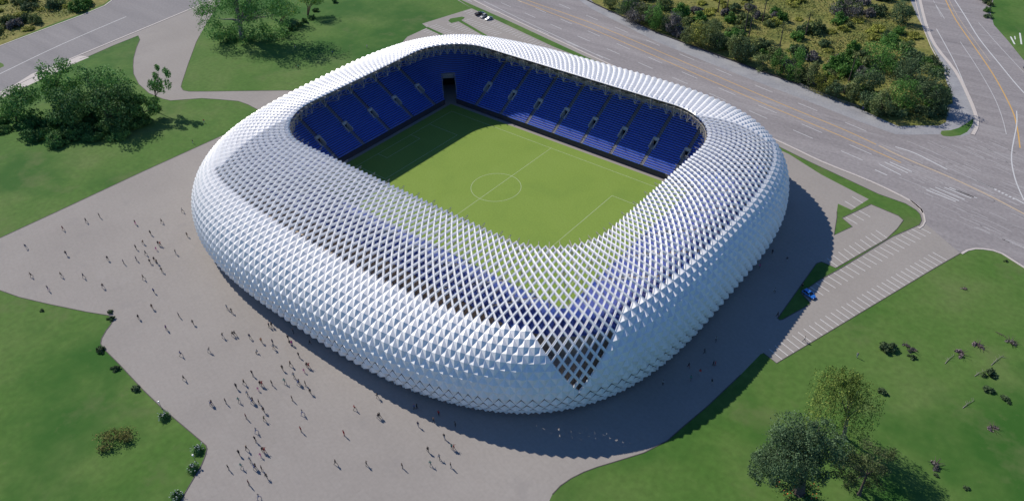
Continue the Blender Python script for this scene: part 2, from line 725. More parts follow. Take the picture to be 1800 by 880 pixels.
for k in range(NR+NX):
    o0 = OF+k*DO+DO*0.52
    z0 = ZF+k*RISE
    r0 = 2.0+(o0-OF)
    pts = ring(o0, r0, 0.5)
    for i, (x, y, nx, ny, code) in enumerate(pts):
        a, v, t = gap(x, y, o0, code)
        if a or v or t or (k >= NR and code not in DEEP):
            continue
        mb = blocks.setdefault(block_id(x, y, code), MB())
        tx, ty = ny*0.22, -nx*0.22
        f = -0.36
        p1 = (x+tx+nx*f, y+ty+ny*f, z0+.46); p2 = (x-tx+nx*f, y-ty+ny*f, z0+.46)
        p3 = (x-tx, y-ty, z0+.42); p4 = (x+tx, y+ty, z0+.42)
        g = 0.12
        p5 = (x-tx+nx*g, y-ty+ny*g, z0+.86); p6 = (x+tx+nx*g, y+ty+ny*g, z0+.86)
        mb.add([p1, p2, p3, p4, p5, p6], [(0, 1, 2, 3), (3, 2, 4, 5)])
for key, mb in blocks.items():
    sbuild(mb, 'seat_block', [M_seat, M_conc])

# aisle stairs
ZT = ZF+NR*RISE
for side in ('far', 'near', 'left', 'right'):
    for q in (AIS_X if side in ('far', 'near') else AIS_Y):
        up_b, low_b = MB(), MB()
        for k in range((NR+(NX if side in DEEP else 0))*2):
            o0 = OF+k*DO/2
            oc_ = o0+DO/4
            if V0-0.3 <= oc_ <= V1+0.2:
                continue
            z0 = ZF+(k//2)*RISE+(k % 2)*RISE/2+0.02
            mb = low_b if oc_ < V0 else up_b
            if side == 'far':
                c = (q, PY1+oc_)
            elif side == 'near':
                c = (q, PY0-oc_)
            elif side == 'left':
                c = (PX0-oc_, q)
            else:
                c = (PX1+oc_, q)
            if side in ('far', 'near'):
                mb.box((c[0], c[1], z0-0.1+.0), 1.35, DO/2-0.004, 0.24)
            else:
                mb.box((c[0], c[1], z0-0.1+.0), DO/2-0.004, 1.35, 0.24)
        sbuild(low_b, 'aisle_stair', M_stair)
        sbuild(up_b, 'aisle_stair', M_stair)
        # vomitory: walled exit that opens towards the pitch
        vo = MB()
        w2 = 0.95
        zf = ZF+((V0-OF)/DO)*RISE-0.5
        zt = ZF+((V1-OF)/DO)*RISE+1.15
        def P(s, off, z):
            if side == 'far':
                return (q+s, PY1+off, z)
            if side == 'near':
                return (q-s, PY0-off, z)
            if side == 'left':
                return (PX0-off, q+s, z)
            return (PX1+off, q-s, z)
        th = 0.28
        vb = V1+0.25
        for s in (-1, 1):
            a, b = s*w2, s*(w2+th)
            zlo, zhi = ZF+((V0-OF)/DO)*RISE+0.75, zt
            # inner, outer and top faces of each cheek wall
            vo.quad(P(a, V0-.2, zf), P(a, vb, zf), P(a, vb, zhi), P(a, V0-.2, zlo))
            vo.quad(P(b, vb, zf), P(b, V0-.2, zf), P(b, V0-.2, zlo), P(b, vb, zhi))
            vo.quad(P(a, V0-.2, zlo), P(a, vb, zhi), P(b, vb, zhi), P(b, V0-.2, zlo))
            vo.quad(P(a, V0-.2, zf), P(a, V0-.2, zlo), P(b, V0-.2, zlo), P(b, V0-.2, zf))
        # back wall above the door and floor
        vo.quad(P(-w2-th, vb+.3, zf+2.3), P(w2+th, vb+.3, zf+2.3), P(w2+th, vb+.3, zt+.06), P(-w2-th, vb+.3, zt+.06))
        vo.quad(P(-w2-th, vb-.35, zt+.06), P(w2+th, vb-.35, zt+.06), P(w2+th, vb+.3, zt+.06), P(-w2-th, vb+.3, zt+.06))
        vo.quad(P(-w2-th, vb-.35, zf+2.3), P(w2+th, vb-.35, zf+2.3), P(w2+th, vb-.35, zt+.06), P(-w2-th, vb-.35, zt+.06))
        vo.quad(P(-w2, V0-.2, zf), P(w2, V0-.2, zf), P(w2, vb+.3, zf), P(-w2, vb+.3, zf))
        ov = sbuild(vo, 'vomitory', M_portal)
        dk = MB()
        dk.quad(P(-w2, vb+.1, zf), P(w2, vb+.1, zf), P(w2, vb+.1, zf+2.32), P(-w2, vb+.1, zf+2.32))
        sbuild(dk, 'doorway_dark', M_dark, ov)  # black sheet painted for the darkness inside the exit

# corner tunnel for vehicles
tn = MB()
dx_, dy_ = -math.sqrt(.5), math.sqrt(.5)
def TP(s, d, z):       # s across, d along the diagonal from the pitch corner
    return (d*dx_+s*math.sqrt(.5), d*dy_+s*math.sqrt(.5), z)
def zst(d):            # stand height along the diagonal
    o_ = max(0, d - 8.2)
    return ZF+0.8+0.58*o_
ds = [8.4+i*1.0 for i in range(11)]
for s in (-2.75, 2.75):
    for a, b in zip(ds[:-1], ds[1:]):
        s2 = s+(0.3 if s > 0 else -0.3)
        tn.quad(TP(s, a, 0), TP(s, b, 0), TP(s, b, zst(b)), TP(s, a, zst(a)))
        tn.quad(TP(s2, b, 0), TP(s2, a, 0), TP(s2, a, zst(a)), TP(s2, b, zst(b)))
        tn.quad(TP(s, a, zst(a)), TP(s, b, zst(b)), TP(s2, b, zst(b)), TP(s2, a, zst(a)))
zend = zst(ds[-1])
tn.quad(TP(-3.05, 18.5, 6.6), TP(3.05, 18.5, 6.6), TP(3.05, 18.5, zend), TP(-3.05, 18.5, zend))
tn.quad(TP(-3.05, 18.5, zend), TP(3.05, 18.5, zend), TP(3.05, 20.4, zend+.02), TP(-3.05, 20.4, zend+.02))
for s in (-2.75, 2.75):
    tn.quad(TP(s, 18.5, 0), TP(s, 30, 0), TP(s, 30, 6.6), TP(s, 18.5, 6.6))
tn.quad(TP(-2.75, 18.5, 6.6), TP(2.75, 18.5, 6.6), TP(2.75, 30, 6.6), TP(-2.75, 30, 6.6))
ot = sbuild(tn, 'vehicle_tunnel', plain('tunnel_concrete', (0.30, 0.29, 0.28), 0.85, var=0.1))
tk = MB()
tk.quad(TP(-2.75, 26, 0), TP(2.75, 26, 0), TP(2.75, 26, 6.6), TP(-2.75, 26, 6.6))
sbuild(tk, 'tunnel_dark', M_dark, ot)  # black sheet across the tunnel stands for the shade deeper in

# back wall, added pale deck and columns behind the top row
bw = MB()
oB = OT+0.6
pts = ring(oB, 2.0+oB-OF, 1.5)
for i in range(len(pts)):
    a, b = pts[i], pts[(i+1) % len(pts)]
    def sh_(q):
        e = NX*DO if q[4] in DEEP else 0
        return (q[0]+q[2]*e, q[1]+q[3]*e), (q[0]+q[2]*(e-.75), q[1]+q[3]*(e-.75)), ZT+(NX*RISE if e else 0)
    (a1, a2, za), (b1, b2, zb_) = sh_(a), sh_(b)
    bw.quad((*b1, 0), (*a1, 0), (*a1, za+1.0), (*b1, zb_+1.0))
    bw.quad((*a2, za), (*a1, za), (*b1, zb_), (*b2, zb_))
sbuild(bw, 'concourse_wall', M_back)
cs = MB()
cpts = ring(oB, 2.0+oB-OF, 1.5)
c2 = ring(oB+6, 2.0+oB+6-OF, 1.5)
# outer screen behind the concourse: the dim inside face seen between the top row and the roof
h2 = np.arange(0, 2*NCOL, 2)
for i in range(len(h2)):
    ha, hb = h2[i], h2[(i+1) % len(h2)]
    def sp(hh, z_):
        ii, oo = INN[hh], OUT[hh]
        D = np.hypot(*(oo-ii))
        t_ = 0.80
        p_ = ii*(1-t_)+oo*t_
        return (p_[0], p_[1], z_)
    cs.quad(sp(ha, 0.2), sp(hb, 0.2), sp(hb, 11.5), sp(ha, 11.5))
sbuild(cs, 'inner_screen', M_back)
dk_ = MB()
for i in range(len(h2)):
    ha, hb = h2[i], h2[(i+1) % len(h2)]
    def sp2(hh, t_, z_):
        p_ = INN[hh]*(1-t_)+OUT[hh]*t_
        return (p_[0], p_[1], z_)
    def edge(hh):           # fraction at which the deck meets the back wall of the stands
        for t_ in np.linspace(0, .79, 60):
            p_ = INN[hh]*(1-t_)+OUT[hh]*t_
            dx, dy = off_of(p_[0], p_[1])
            if max(dx, dy) > oB+.1 or (dx > OF and dy > OF and math.hypot(dx-OF+2, dy-OF+2)+OF-2 > oB+.1):
                return t_
        return .79
    ea, eb = edge(ha), edge(hb)
    dk_.quad(sp2(ha, ea, 11.6), sp2(ha, .80, 11.6), sp2(hb, .80, 11.6), sp2(hb, eb, 11.6))
sbuild(dk_, 'fill_deck', plain('fill_deck_beige', (0.58, 0.48, 0.40), 0.9, var=0.2))  # beige deck added to brighten the dark band behind the lattice

# roof trusses round the opening
def inner_at(t):
    """point and inward normal on the roof edge at fraction t of its length"""
    L_ = (t % 1)*li[-1]
    p = np.array([np.interp(L_, li, ic[:, 0]), np.interp(L_, li, ic[:, 1])])
    q = np.array([np.interp((L_+.5) % li[-1], li, ic[:, 0]), np.interp((L_+.5) % li[-1], li, ic[:, 1])])
    tg = (q-p)/np.linalg.norm(q-p)
    return p, np.array([-tg[1], tg[0]]), tg

tpos = []
s_ = 0.0
while s_ < li[-1]-1.5:
    tpos.append(s_/li[-1])
    p, n_, tg = inner_at(s_/li[-1])
    p2, n2, _ = inner_at((s_+3)/li[-1])
    curved = abs(n_[0]*n2[1]-n_[1]*n2[0]) > 0.02
    s_ += 3.0 if curved else 6.4
for t in tpos:
    p, n_, tg = inner_at(t)
    mb = MB()
    def Q(i_, a_, z_):
        return (p[0]+n_[0]*i_+tg[0]*a_, p[1]+n_[1]*i_+tg[1]*a_, z_)
    zt_ = IH-0.9
    # nose past the edge, hanging post, struts and the chord that runs back to the stand
    mb.tube([Q(-0.8, 0, IH-.5), Q(1.5, 0, IH+0.0)], 0.09, 4)
    mb.tube([Q(1.5, 0, IH+0.0), Q(0.2, 0.0, IH-1.6)], 0.07, 4)
    mb.tube([Q(0.1, 0, zt_+.3), Q(0.1, 0, IH-4.2)], 0.13, 5)
    mb.tube([Q(0.1, 0, IH-4.2), Q(0.1, 1.9, zt_-.1)], 0.09, 4)
    mb.tube([Q(0.1, 0, IH-4.2), Q(0.1, -1.9, zt_-.1)], 0.09, 4)
    mb.tube([Q(0.1, -1.9, zt_-.1), Q(0.1, 1.9, zt_-.1)], 0.07, 4)
    mb.tube([Q(0.1, 2.3, zt_), Q(0.1, 2.3, IH-3.0)], 0.1, 4)
    mb.tube([Q(0.1, 0, IH-4.2), Q(-6, 0, IH-6.6), Q(-15, 0, IH-9.0)], 0.12, 4)
    mb.tube([Q(-6, 0, IH-6.6), Q(-6, 0, IH-2.0)], 0.09, 4)
    mb.tube([Q(0.1, 0, IH-1.2), Q(-6, 0, IH-6.6)], 0.07, 4)
    mb.tube([Q(-6, 0, IH-2.2), Q(-15, 0, IH-9.0)], 0.07, 4)
    sbuild(mb, 'roof_truss', M_steel)

# ---- pitch inside the stadium
M_pitch = ground_mat('pitch_grass', [(0.165, 0.255, 0.048), (0.19, 0.28, 0.052), (0.20, 0.29, 0.058)], 0.05, 1.8, 0.12)
M_line = plain('white_line', (0.46, 0.52, 0.36), 0.9)
tag(MB().quad((-6.6, -74.6, .02), (111.6, -74.6, .02), (111.6, 6.6, .02), (-6.6, 6.6, .02)).build('pitchside_walk', M_walk), kind='structure')
tag(MB().quad((-9.4, 0, .021), (0, 0, .021), (0, 9.4, .021), (-9.4, 9.4, .021)).build('tunnel_apron', M_walk), kind='structure')
tag(MB().quad((-4.8, -72.8, .03), (109.8, -72.8, .03), (109.8, 4.8, .03), (-4.8, 4.8, .03)).build('pitch', M_pitch), kind='structure')
pl = MB()
LW = 0.12
def pln(a, b, z=.036):
    ribbon(pl, [a, b], LW, z)
for a, b in (((0, 0), (105, 0)), ((0, -68), (105, -68)), ((0, 0), (0, -68)), ((105, 0), (105, -68)), ((52.5, 0), (52.5, -68))):
    pln(a, b)
for s, x in ((1, 0), (-1, 105)):
    for d, y0, y1 in ((15.6, -13.84, -54.16), (5.2, -24.84, -43.16)):
        pln((x, y0), (x+s*d, y0), .040); pln((x, y1), (x+s*d, y1), .040); pln((x+s*d, y0), (x+s*d, y1), .040)
ribbon(pl, [(52.5+9.15*math.cos(t), -34+9.15*math.sin(t)) for t in np.linspace(0, 2*PI, 73)], LW, .044)
tag(pl.build('pitch_lines', M_line), kind='structure')

# ================================================================ GROUND, ROADS, LAWNS
M_lawn = ground_mat('lawn_grass', [(0.055, 0.130, 0.021), (0.070, 0.147, 0.027), (0.090, 0.159, 0.036), (0.118, 0.168, 0.052)], 0.028, 0.6, 0.15,
                    spots=[((0.027, 0.100, 0.013), 0.012, 0.48, 0.85), ((0.118, 0.148, 0.055), 0.05, 0.57, 0.5), ((0.115, 0.13, 0.05), 0.3, 0.61, 0.35)], bump=0.15)
M_paver = ground_mat('plaza_paving', [(0.275, 0.252, 0.230), (0.298, 0.273, 0.249), (0.318, 0.292, 0.266)], 0.03, 1.1, 0.06,
                     spots=[((0.245, 0.228, 0.218), 0.09, 0.58, 0.4), ((0.35, 0.33, 0.31), 0.04, 0.6, 0.35)])
# slab joints and stains in the plaza paving
_t = M_paver.node_tree
_b = _t.nodes['Principled BSDF']
_src = _b.inputs['Base Color'].links[0].from_socket
_tc = _t.nodes.new('ShaderNodeTexCoord')
_mp = _t.nodes.new('ShaderNodeMapping')
_mp.inputs['Rotation'].default_value = (0, 0, math.radians(14))
_t.links.new(_tc.outputs['Object'], _mp.inputs['Vector'])
_br = _t.nodes.new('ShaderNodeTexBrick')
_br.inputs['Scale'].default_value = 1.0
_br.inputs['Brick Width'].default_value = 3.6
_br.inputs['Row Height'].default_value = 1.8
_br.inputs['Mortar Size'].default_value = 0.05
_br.inputs['Color1'].default_value = (1.0, 1.0, 1.0, 1)
_br.inputs['Color2'].default_value = (0.985, 0.982, 0.98, 1)
_br.inputs['Mortar'].default_value = (0.945, 0.945, 0.945, 1)
_t.links.new(_mp.outputs[0], _br.inputs['Vector'])
_mx = _t.nodes.new('ShaderNodeMix')
_mx.data_type = 'RGBA'
_mx.blend_type = 'MULTIPLY'
_mx.inputs[0].default_value = 1.0
_t.links.new(_src, _mx.inputs[6])
_t.links.new(_br.outputs['Color'], _mx.inputs[7])
_t.links.new(_mx.outputs[2], _b.inputs['Base Color'])
ROAD_ROT = math.atan2(-17-30-17, 82+102+56)
M_asph = ground_mat('asphalt', [(0.218, 0.201, 0.20), (0.258, 0.238, 0.236), (0.308, 0.285, 0.28)], 0.12, 0.9, 0.14,
                    stretch=(0.12, 1.0, 1.0), rot=-ROAD_ROT, spots=[((0.15, 0.14, 0.147), 0.35, 0.60, 0.55), ((0.36, 0.345, 0.34), 0.16, 0.58, 0.5)])
M_asph2 = ground_mat('asphalt_side', [(0.20, 0.19, 0.19), (0.235, 0.222, 0.22), (0.26, 0.245, 0.24)], 0.1, 0.9, 0.10,
                     stretch=(0.1, 1.0, 1.0), rot=-math.radians(35), spots=[((0.30, 0.28, 0.27), 0.16, 0.6, 0.4)])
M_walk2 = ground_mat('sidewalk_concrete', [(0.24, 0.24, 0.255), (0.29, 0.29, 0.30), (0.34, 0.34, 0.345)], 0.12, 1.2, 0.12)
M_scrub = ground_mat('scrub_ground', [(0.075, 0.10, 0.028), (0.15, 0.16, 0.038), (0.22, 0.20, 0.06), (0.16, 0.17, 0.05)], 0.06, 0.7, 0.45,
                     spots=[((0.30, 0.22, 0.15), 0.05, 0.64, 0.9), ((0.05, 0.07, 0.022), 0.11, 0.58, 0.6)], bump=0.6)
M_kerb = plain('kerb_stone', (0.50, 0.45, 0.41), 0.9, var=0.12)
M_white = plain('road_paint_white', (0.52, 0.52, 0.51), 0.8, var=0.15)
M_faint = plain('worn_paint', (0.36, 0.345, 0.34), 0.9, var=0.15)
M_yell = plain('road_paint_yellow', (0.55, 0.33, 0.10), 0.8, var=0.12)
M_edge = plain('lawn_edging', (0.09, 0.08, 0.075), 0.9, var=0.2)

sheet('ground', [(-2500, -2500), (2500, -2500), (2500, 2500), (-2500, 2500)], 0, M_lawn)

near_kerb = [(790, -22), (835, 2), (914, 40), (1000, 80), (1060, 108), (1355, 242), (1444, 284), (1533, 320), (1605, 356), (1622, 374)]
sheet('plaza', gp((-260, 300), (-40, 185), (0, 163), (126, 103), (242, 55), (355, 8), (420, -22), (600, -22), *near_kerb, (1626, 392), (1690, 447), (1690, 640), (1400, 1000), (-100, 1000), (-260, 700)), 0.006, M_paver)
sheet('road_surface', gp(*near_kerb, (1626, 392), (1690, 447), (1708, 437), (1728, 436), (1762, 445), (1800, 469), (1930, 545), (2000, 300), (2000, -60), (940, -60)), 0.012, M_asph)
sheet('side_road', gp((-260, 205), (0, 80), (68, 55), (143, 27), (184, 10), (198, 0), (225, -30), (440, -30), (355, 8), (242, 55), (126, 103), (0, 163), (-40, 185), (-260, 300)), 0.014, M_asph2)

L1 = [(-260, 560), (0, 418), (100, 372), (250, 302), (385, 241), (460, 208), (470, 200), (453, 193), (436, 184), (419, 178), (385, 175), (355, 173), (327, 175), (300, 177), (286, 174), (262, 164), (244, 148), (235, 130), (234, 116), (235, 102), (240, 84), (246, 70), (243, 63), (200, 80), (157, 99), (140, 104), (60, 140), (0, 172), (-260, 320)]
L2 = [(351, 63), (345, 74), (341, 85), (331, 112), (320, 145), (318, 153), (322, 159), (332, 161), (360, 161), (522, 159), (600, 150), (705, 90), (708, 74), (716, 65), (751, 49), (742, 42), (829, 15), (805, 1), (780, -30), (400, -30), (385, 8), (366, 36)]
L3 = [(963, 885), (971, 868), (985, 853), (1004, 840), (1026, 829), (1050, 820), (1077, 812), (1132, 795), (1173, 774), (1200, 750), (1244, 713), (1302, 658), (1337, 622), (1342, 620), (1365, 638), (1380, 629), (1462, 580), (1575, 512), (1643, 471), (1690, 444), (1700, 439), (1714, 437), (1728, 438), (1745, 441), (1762, 447), (1800, 471), (1960, 570), (1960, 1010), (900, 1010)]
L4 = [(-260, 420+10), (0, 510), (34, 522), (85, 534), (153, 548), (191, 554), (200, 560), (195, 570), (187, 580), (179, 594), (177, 603), (181, 611), (211, 641), (249, 682), (283, 715), (341, 764), (362, 782), (364, 788), (361, 800), (355, 815), (317, 880), (280, 960), (-260, 1010)]
L5 = [(1747, -30), (1746, 0), (1741, 22), (1747, 44), (1772, 72), (1796, 102), (1850, 160), (1960, 260), (1960, -30)]
S1 = [(760, -30), (829, 15), (972, 82), (1004.6, 95), (1070, 125), (1387, 271), (1444, 307), (1500, 336), (1527, 350), (1497, 369), (1473, 358), (1471, 372), (1471, 382), (1466, 413), (1498, 398), (1480, 383), (1531, 359), (1579, 379), (1588, 387), (1577, 402), (1558, 420), (1469, 471), (1454, 464), (1444, 460), (1435, 463), (1367, 559), (1370, 562), (1376, 561), (1423, 535), (1424, 532), (1408, 515), (1439, 493), (1473, 474), (1568, 416), (1616, 395), (1620, 387), (1617, 376), (1610, 369), (1592, 358), (1544, 341), (1480, 311), (1422, 284), (1364.5, 255.6), (1062, 114), (1027, 98.6), (977, 75.5), (900.5, 40), (810, 0), (785, -30)]
for nm, pts in (('lawn', L1), ('lawn', L2), ('lawn', L3), ('lawn', L4), ('lawn', L5), ('grass_verge', S1)):
    o = sheet(nm, gp(*pts), 0.02 if nm == 'lawn' else 0.024, M_lawn)
sheet('grass_verge', gp((788, 37), (792, 33), (812, 29.5), (817, 31), (815, 33.5), (811, 36), (858, 63.5), (853, 65), (806, 38), (793, 41)), 0.024, M_lawn)
sheet('grass_verge', gp((748, 49.5), (752, 47.8), (780, 60.5), (776, 62.5)), 0.025, M_lawn)
sheet('grass_verge', gp((1653, 235), (1655, 230), (1671, 229), (1685, 225), (1700, 216), (1711, 208), (1711, 215), (1707, 223), (1700, 232), (1688, 238), (1672, 240), (1658, 239)), 0.03, M_lawn)
sheet('grass_verge', gp((-30, 126), (-10, 115), (0, 110), (6, 113), (7, 117), (0, 120), (-20, 132)), 0.03, M_lawn)

# dark steel edging where lawn meets paving
eg = MB()
for pts in (L1[1:5], L1[7:26], L2[0:10], L3[1:12], L3[13:20], L4[1:27], S1[11:44]):
    ribbon(eg, gp(*pts), 0.22, 0.02, 0.06)
tag(eg.build('lawn_edging', M_edge), kind='structure')

# pale pavement between the main road and the scrub, round the corner and up the second road
sheet('pavement', gp((975, -30), (1040, 16), (1155, 74), (1244, 110), (1333, 145), (1400, 170), (1511, 214), (1574, 236), (1600, 237), (1653, 236), (1690, 240), (1704, 236), (1716, 222), (1716, 205), (1704, 173), (1680, 126), (1644, 80), (1627, 40), (1615, 0), (1606, -30)), 0.02, M_walk2)
SCR = [(1000, -30), (1049, 9), (1155, 58), (1244, 91), (1333, 124), (1400, 147), (1431, 163), (1511, 191), (1560, 214), (1580, 222), (1610, 221), (1650, 221), (1663, 215), (1665, 200), (1664, 186), (1675, 182), (1672, 165), (1664, 145), (1655, 112), (1640, 85), (1625, 52), (1612, 30), (1600, 0), (1596, -30)]
sheet('scrubland', gp(*SCR, (1500, -160), (1200, -160), (980, -60)), 0.03, M_scrub)
sheet('scrubland', gp((-200, 165), (0, 80), (68, 52), (143, 24), (184, 7), (194, -2), (215, -40), (100, -100), (-200, -60)), 0.03, M_scrub)
sheet('side_pavement', gp((150, 99), (157, 101), (140, 108), (70, 141), (0, 174), (-40, 195), (-40, 188), (0, 165), (56, 130), (90, 118), (118, 106), (135, 98)), 0.026, M_kerb)

kb = MB()
ribbon(kb, smooth(gp(*near_kerb), 3), 0.8, 0.012, 0.12)
ribbon(kb, gp((1600, 352), (1610, 360), (1619, 368), (1624, 378), (1626, 389), (1622, 397), (1615, 402)), 0.5, 0.012, 0.12)
ribbon(kb, gp((1690, 446), (1700, 440), (1714, 437), (1728, 437.5), (1745, 440), (1762, 446), (1800, 470), (1900, 533)), 0.7, 0.012, 0.12)
ribbon(kb, smooth(gp((1615, -10), (1627, 40), (1644, 80), (1680, 126), (1704, 173), (1716, 205), (1717, 222), (1710, 237)), 3), 1.3, 0.02, 0.12)
ribbon(kb, gp((1606, -10), (1619, 40), (1637, 84), (1668, 140)), 0.4, 0.02, 0.12)
tag(kb.build('kerb', M_kerb), kind='structure')
kb = MB()
ribbon(kb, gp((-60, 190), (0, 163), (126, 103), (242, 55), (355, 8), (400, -12)), 1.0, 0.014, 0.12)
ribbon(kb, gp((-60, 108), (0, 81), (68, 55.5), (143, 27.5), (184, 10.5), (198, 0), (215, -20)), 0.8, 0.014, 0.12)
tag(kb.build('kerb', M_kerb), kind='structure')

# painted lines on the roads
wl, yl, fl = MB(), MB(), MB()
ZL = 0.018
def dashes(mb, s0, s0b, s1, slast, nskip, k0, k1, width=0.28):
    a, b, c, d = G(*s0), G(*s0b), G(*s1), G(*slast)
    dr = (d-a).normalized()
    per = (d-a).length/nskip
    ln = (b-a).length
    for k in range(k0, k1):
        p = a+dr*per*k
        ribbon(mb, [p, p+dr*ln], width, ZL)
Z1 = lambda x, y: (1040+x*.20455, y*.20455)
dashes(wl, Z1(200, 235), Z1(310, 280), Z1(480, 350), Z1(1405, 733), 4, -4, 7)
dashes(wl, Z1(215, 375), Z1(328, 425), Z1(490, 495), Z1(1090, 755), 3, -5, 7)
dashes(wl, Z1(130, 420), Z1(240, 470), Z1(405, 543), Z1(1010, 803), 3, -5, 7)
dashes(wl, Z1(45, 470), Z1(155, 520), Z1(330, 590), Z1(330, 590), 1, -5, 1)
ribbon(wl, gp((850, 2), (925, 39), (1060, 102)), 0.3, ZL)
ribbon(yl, smooth(gp((880, -22), (925, 0), (1040, 41), (1204, 110), (1367, 180), (1480, 226.4), (1540, 254)), 3), 0.42, ZL)
ribbon(yl, smooth(gp((850, -22), (900, -3), (1040, 51), (1204, 122), (1337, 180), (1480, 240), (1584, 286)), 3), 0.42, ZL)
M_cream = plain('worn_yellow_paint', (0.46, 0.36, 0.25), 0.9, var=0.2)
yw = MB()
ribbon(yw, smooth(gp((1545, 256), (1571, 269), (1607, 285), (1669, 311), (1734.5, 341.6), (1800, 375.7), (1900, 430)), 3), 0.7, ZL+.004)
ribbon(yl, smooth(gp((1650, -25), (1662, 0), (1680, 35), (1711, 80), (1747, 133), (1778, 191), (1788, 225), (1793, 260)), 4), 0.5, ZL)
ribbon(yw, smooth(gp((1668, 0), (1684, 30), (1712, 70), (1740, 108)), 4), 0.25, ZL)
for pts, wd in (([(1643, 6), (1660, 33)], .25), ([(1646, 51), (1675.6, 105), (1695, 148), (1702, 165)], .35), ([(1688, 74), (1718, 119), (1747, 170), (1761, 205), (1769, 236)], .2),
                ([(1678, 0), (1698, 31), (1721, 68), (1758, 114), (1786, 148), (1820, 185)], .5), ([(1720, 40), (1760, 85), (1800, 128)], .2),
                ([(1787, 195), (1787, 220), (1778, 272), (1784, 313), (1800, 352)], .4), ([(1640, 0), (1655, 30)], .15)):
    ribbon(wl, smooth(gp(*pts), 4), wd, ZL+.004)
ribbon(wl, smooth(gp((1574, 258), (1605, 268), (1640, 285), (1665, 298)), 4), 0.5, ZL+.004)
Z2 = lambda x, y: (1480+x*.2273, 220+y*.2273)
ribbon(fl, gp(Z2(800, 320), Z2(1040, 430), Z2(1180, 490)), 0.4, ZL+.004)
ribbon(wl, gp(Z2(1040, 432), Z2(1180, 492)), 0.45, ZL+.004)
for k in range(6):
    a = Z2(1180+k*28, 494+k*14)
    ribbon(wl, gp(a, (a[0]+3.5, a[1]+1.7)), 0.9, ZL+.008)
ribbon(wl, gp(Z2(1340, 570), Z2(1408, 605), Z2(1500, 660)), 0.5, ZL+.004)
# zebra-like worn bars
for a, b in (((255, 345), (350, 388)), ((285, 300), (455, 385)), ((330, 285), (510, 370)), ((370, 285), (540, 360)), ((680, 488), (905, 585)), ((720, 480), (950, 575)), ((790, 480), (1000, 565)), ((830, 482), (1045, 565)), ((650, 500), (880, 590)), ((880, 500), (1020, 556))):
    ribbon(wl, gp(Z2(*a), Z2(*b)), 0.42, ZL+.008)
# faint streaks of worn paint over the whole junction
rs = random.Random(3)
for k in range(130):
    u, v = rs.random(), rs.random()
    x = 1530+u*270
    y = 235+(x-1530)*0.33+(v-0.35)*170
    if y < 222 or y > 450+(x-1700)*.3 or (x < 1625 and y > 300+(x-1530)*.45) or (x < 1660 and y < 246):
        continue
    ln = rs.uniform(15, 70)
    ribbon(fl, smooth(gp((x, y), (x+ln*.5, y+ln*.2), (x+ln, y+ln*.44)), 3), rs.uniform(.12, .34), ZL)
ribbon(fl, smooth(gp((1630, 250), (1655, 262), (1655, 257), (1632, 247)), 2), .2, ZL)
# upper left road centre line
ribbon(wl, smooth(gp((-60, 160), (0, 130), (109, 78), (222, 29.5)), 4), 0.45, 0.022)
tag(wl.build('road_lines', M_white), kind='structure')
tag(yl.build('road_lines', M_yell), kind='structure')
tag(fl.build('road_lines', M_faint), kind='structure')
tag(yw.build('road_lines', M_cream), kind='structure')

# parking bays
pk = MB()
M_bay = plain('bay_paint', (0.58, 0.565, 0.54), 0.8, var=0.1)
def bays(A, B, n, va, vb, width=0.22, i0=0, fade=0.0):
    a, b = G(*A), G(*B)
    v = G(*vb)-G(*va)
    for i in range(i0, n):
        p = a+(b-a)*(i/(n-1))
        ribbon(pk, [p, p+v], width, 0.012)
bays((1376, 632), (1664, 457), 33, (1375.6, 632.9), (1351.8, 614))
bays((1423, 503), (1612, 397.5), 20, (1423, 503), (1447, 518.5))
bays((1476, 471), (1562, 420), 10, (1476, 471), (1454, 454))
bays((1504, 365), (1530, 349), 3, (1504, 365), (1485, 353.5))
bays((1487, 382), (1510, 370), 3, (1487, 382), (1507, 393.5))
bays((826, 18), (1015, 104), 36, (834, 21), (823, 25))
bays((798, 39), (858, 67), 13, (798, 40), (786, 44.5))
bays((816, 37), (868, 62), 12, (816, 37), (830, 33))
bays((750, 50.5), (780, 64), 7, (750, 50.5), (740, 54.5))
bays((756, 47.5), (790, 62), 8, (756, 47.5), (768, 43.5))
bays((748, 43.5), (826, 17.5), 2, (748, 43.5), (752, 45))
tag(pk.build('parking_lines', M_bay), kind='structure')
# white strokes painted on the far right lawn
lm_ = MB()
Z3 = lambda x, y: (1380+x*.2842, y*.2842)
for a, b, wd in (((1395, 228), (1420, 275), .7), ((1452, 205), (1462, 275), .7), ((1420, 225), (1424, 245), .5)):
    ribbon(lm_, gp(Z3(*a), Z3(*b)), wd, 0.03)
tag(lm_.build('lawn_marks', plain('lawn_paint', (0.6, 0.62, 0.58), 0.9)), kind='structure')

# ================================================================ VEGETATION
M_oak = leaf_mat('oak_leaves', (0.026, 0.066, 0.016), (0.070, 0.145, 0.036), (0.14, 0.21, 0.08))
M_deep = leaf_mat('deep_green_leaves', (0.018, 0.046, 0.014), (0.050, 0.100, 0.030), (0.095, 0.155, 0.058))
M_cedar = leaf_mat('grey_green_leaves', (0.026, 0.048, 0.022), (0.062, 0.098, 0.046), (0.10, 0.14, 0.075))
M_weep = leaf_mat('olive_leaves', (0.03, 0.05, 0.012), (0.085, 0.118, 0.024), (0.18, 0.20, 0.05))
M_thin = leaf_mat('dusty_leaves', (0.022, 0.038, 0.014), (0.062, 0.078, 0.03), (0.11, 0.11, 0.06))
M_sh1 = leaf_mat('scrub_olive', (0.035, 0.052, 0.02), (0.095, 0.118, 0.042), (0.17, 0.175, 0.075))
M_sh2 = leaf_mat('scrub_dark', (0.018, 0.034, 0.016), (0.052, 0.078, 0.034), (0.10, 0.12, 0.06))
M_sh3 = leaf_mat('scrub_bright', (0.022, 0.058, 0.012), (0.055, 0.115, 0.024), (0.10, 0.16, 0.04))
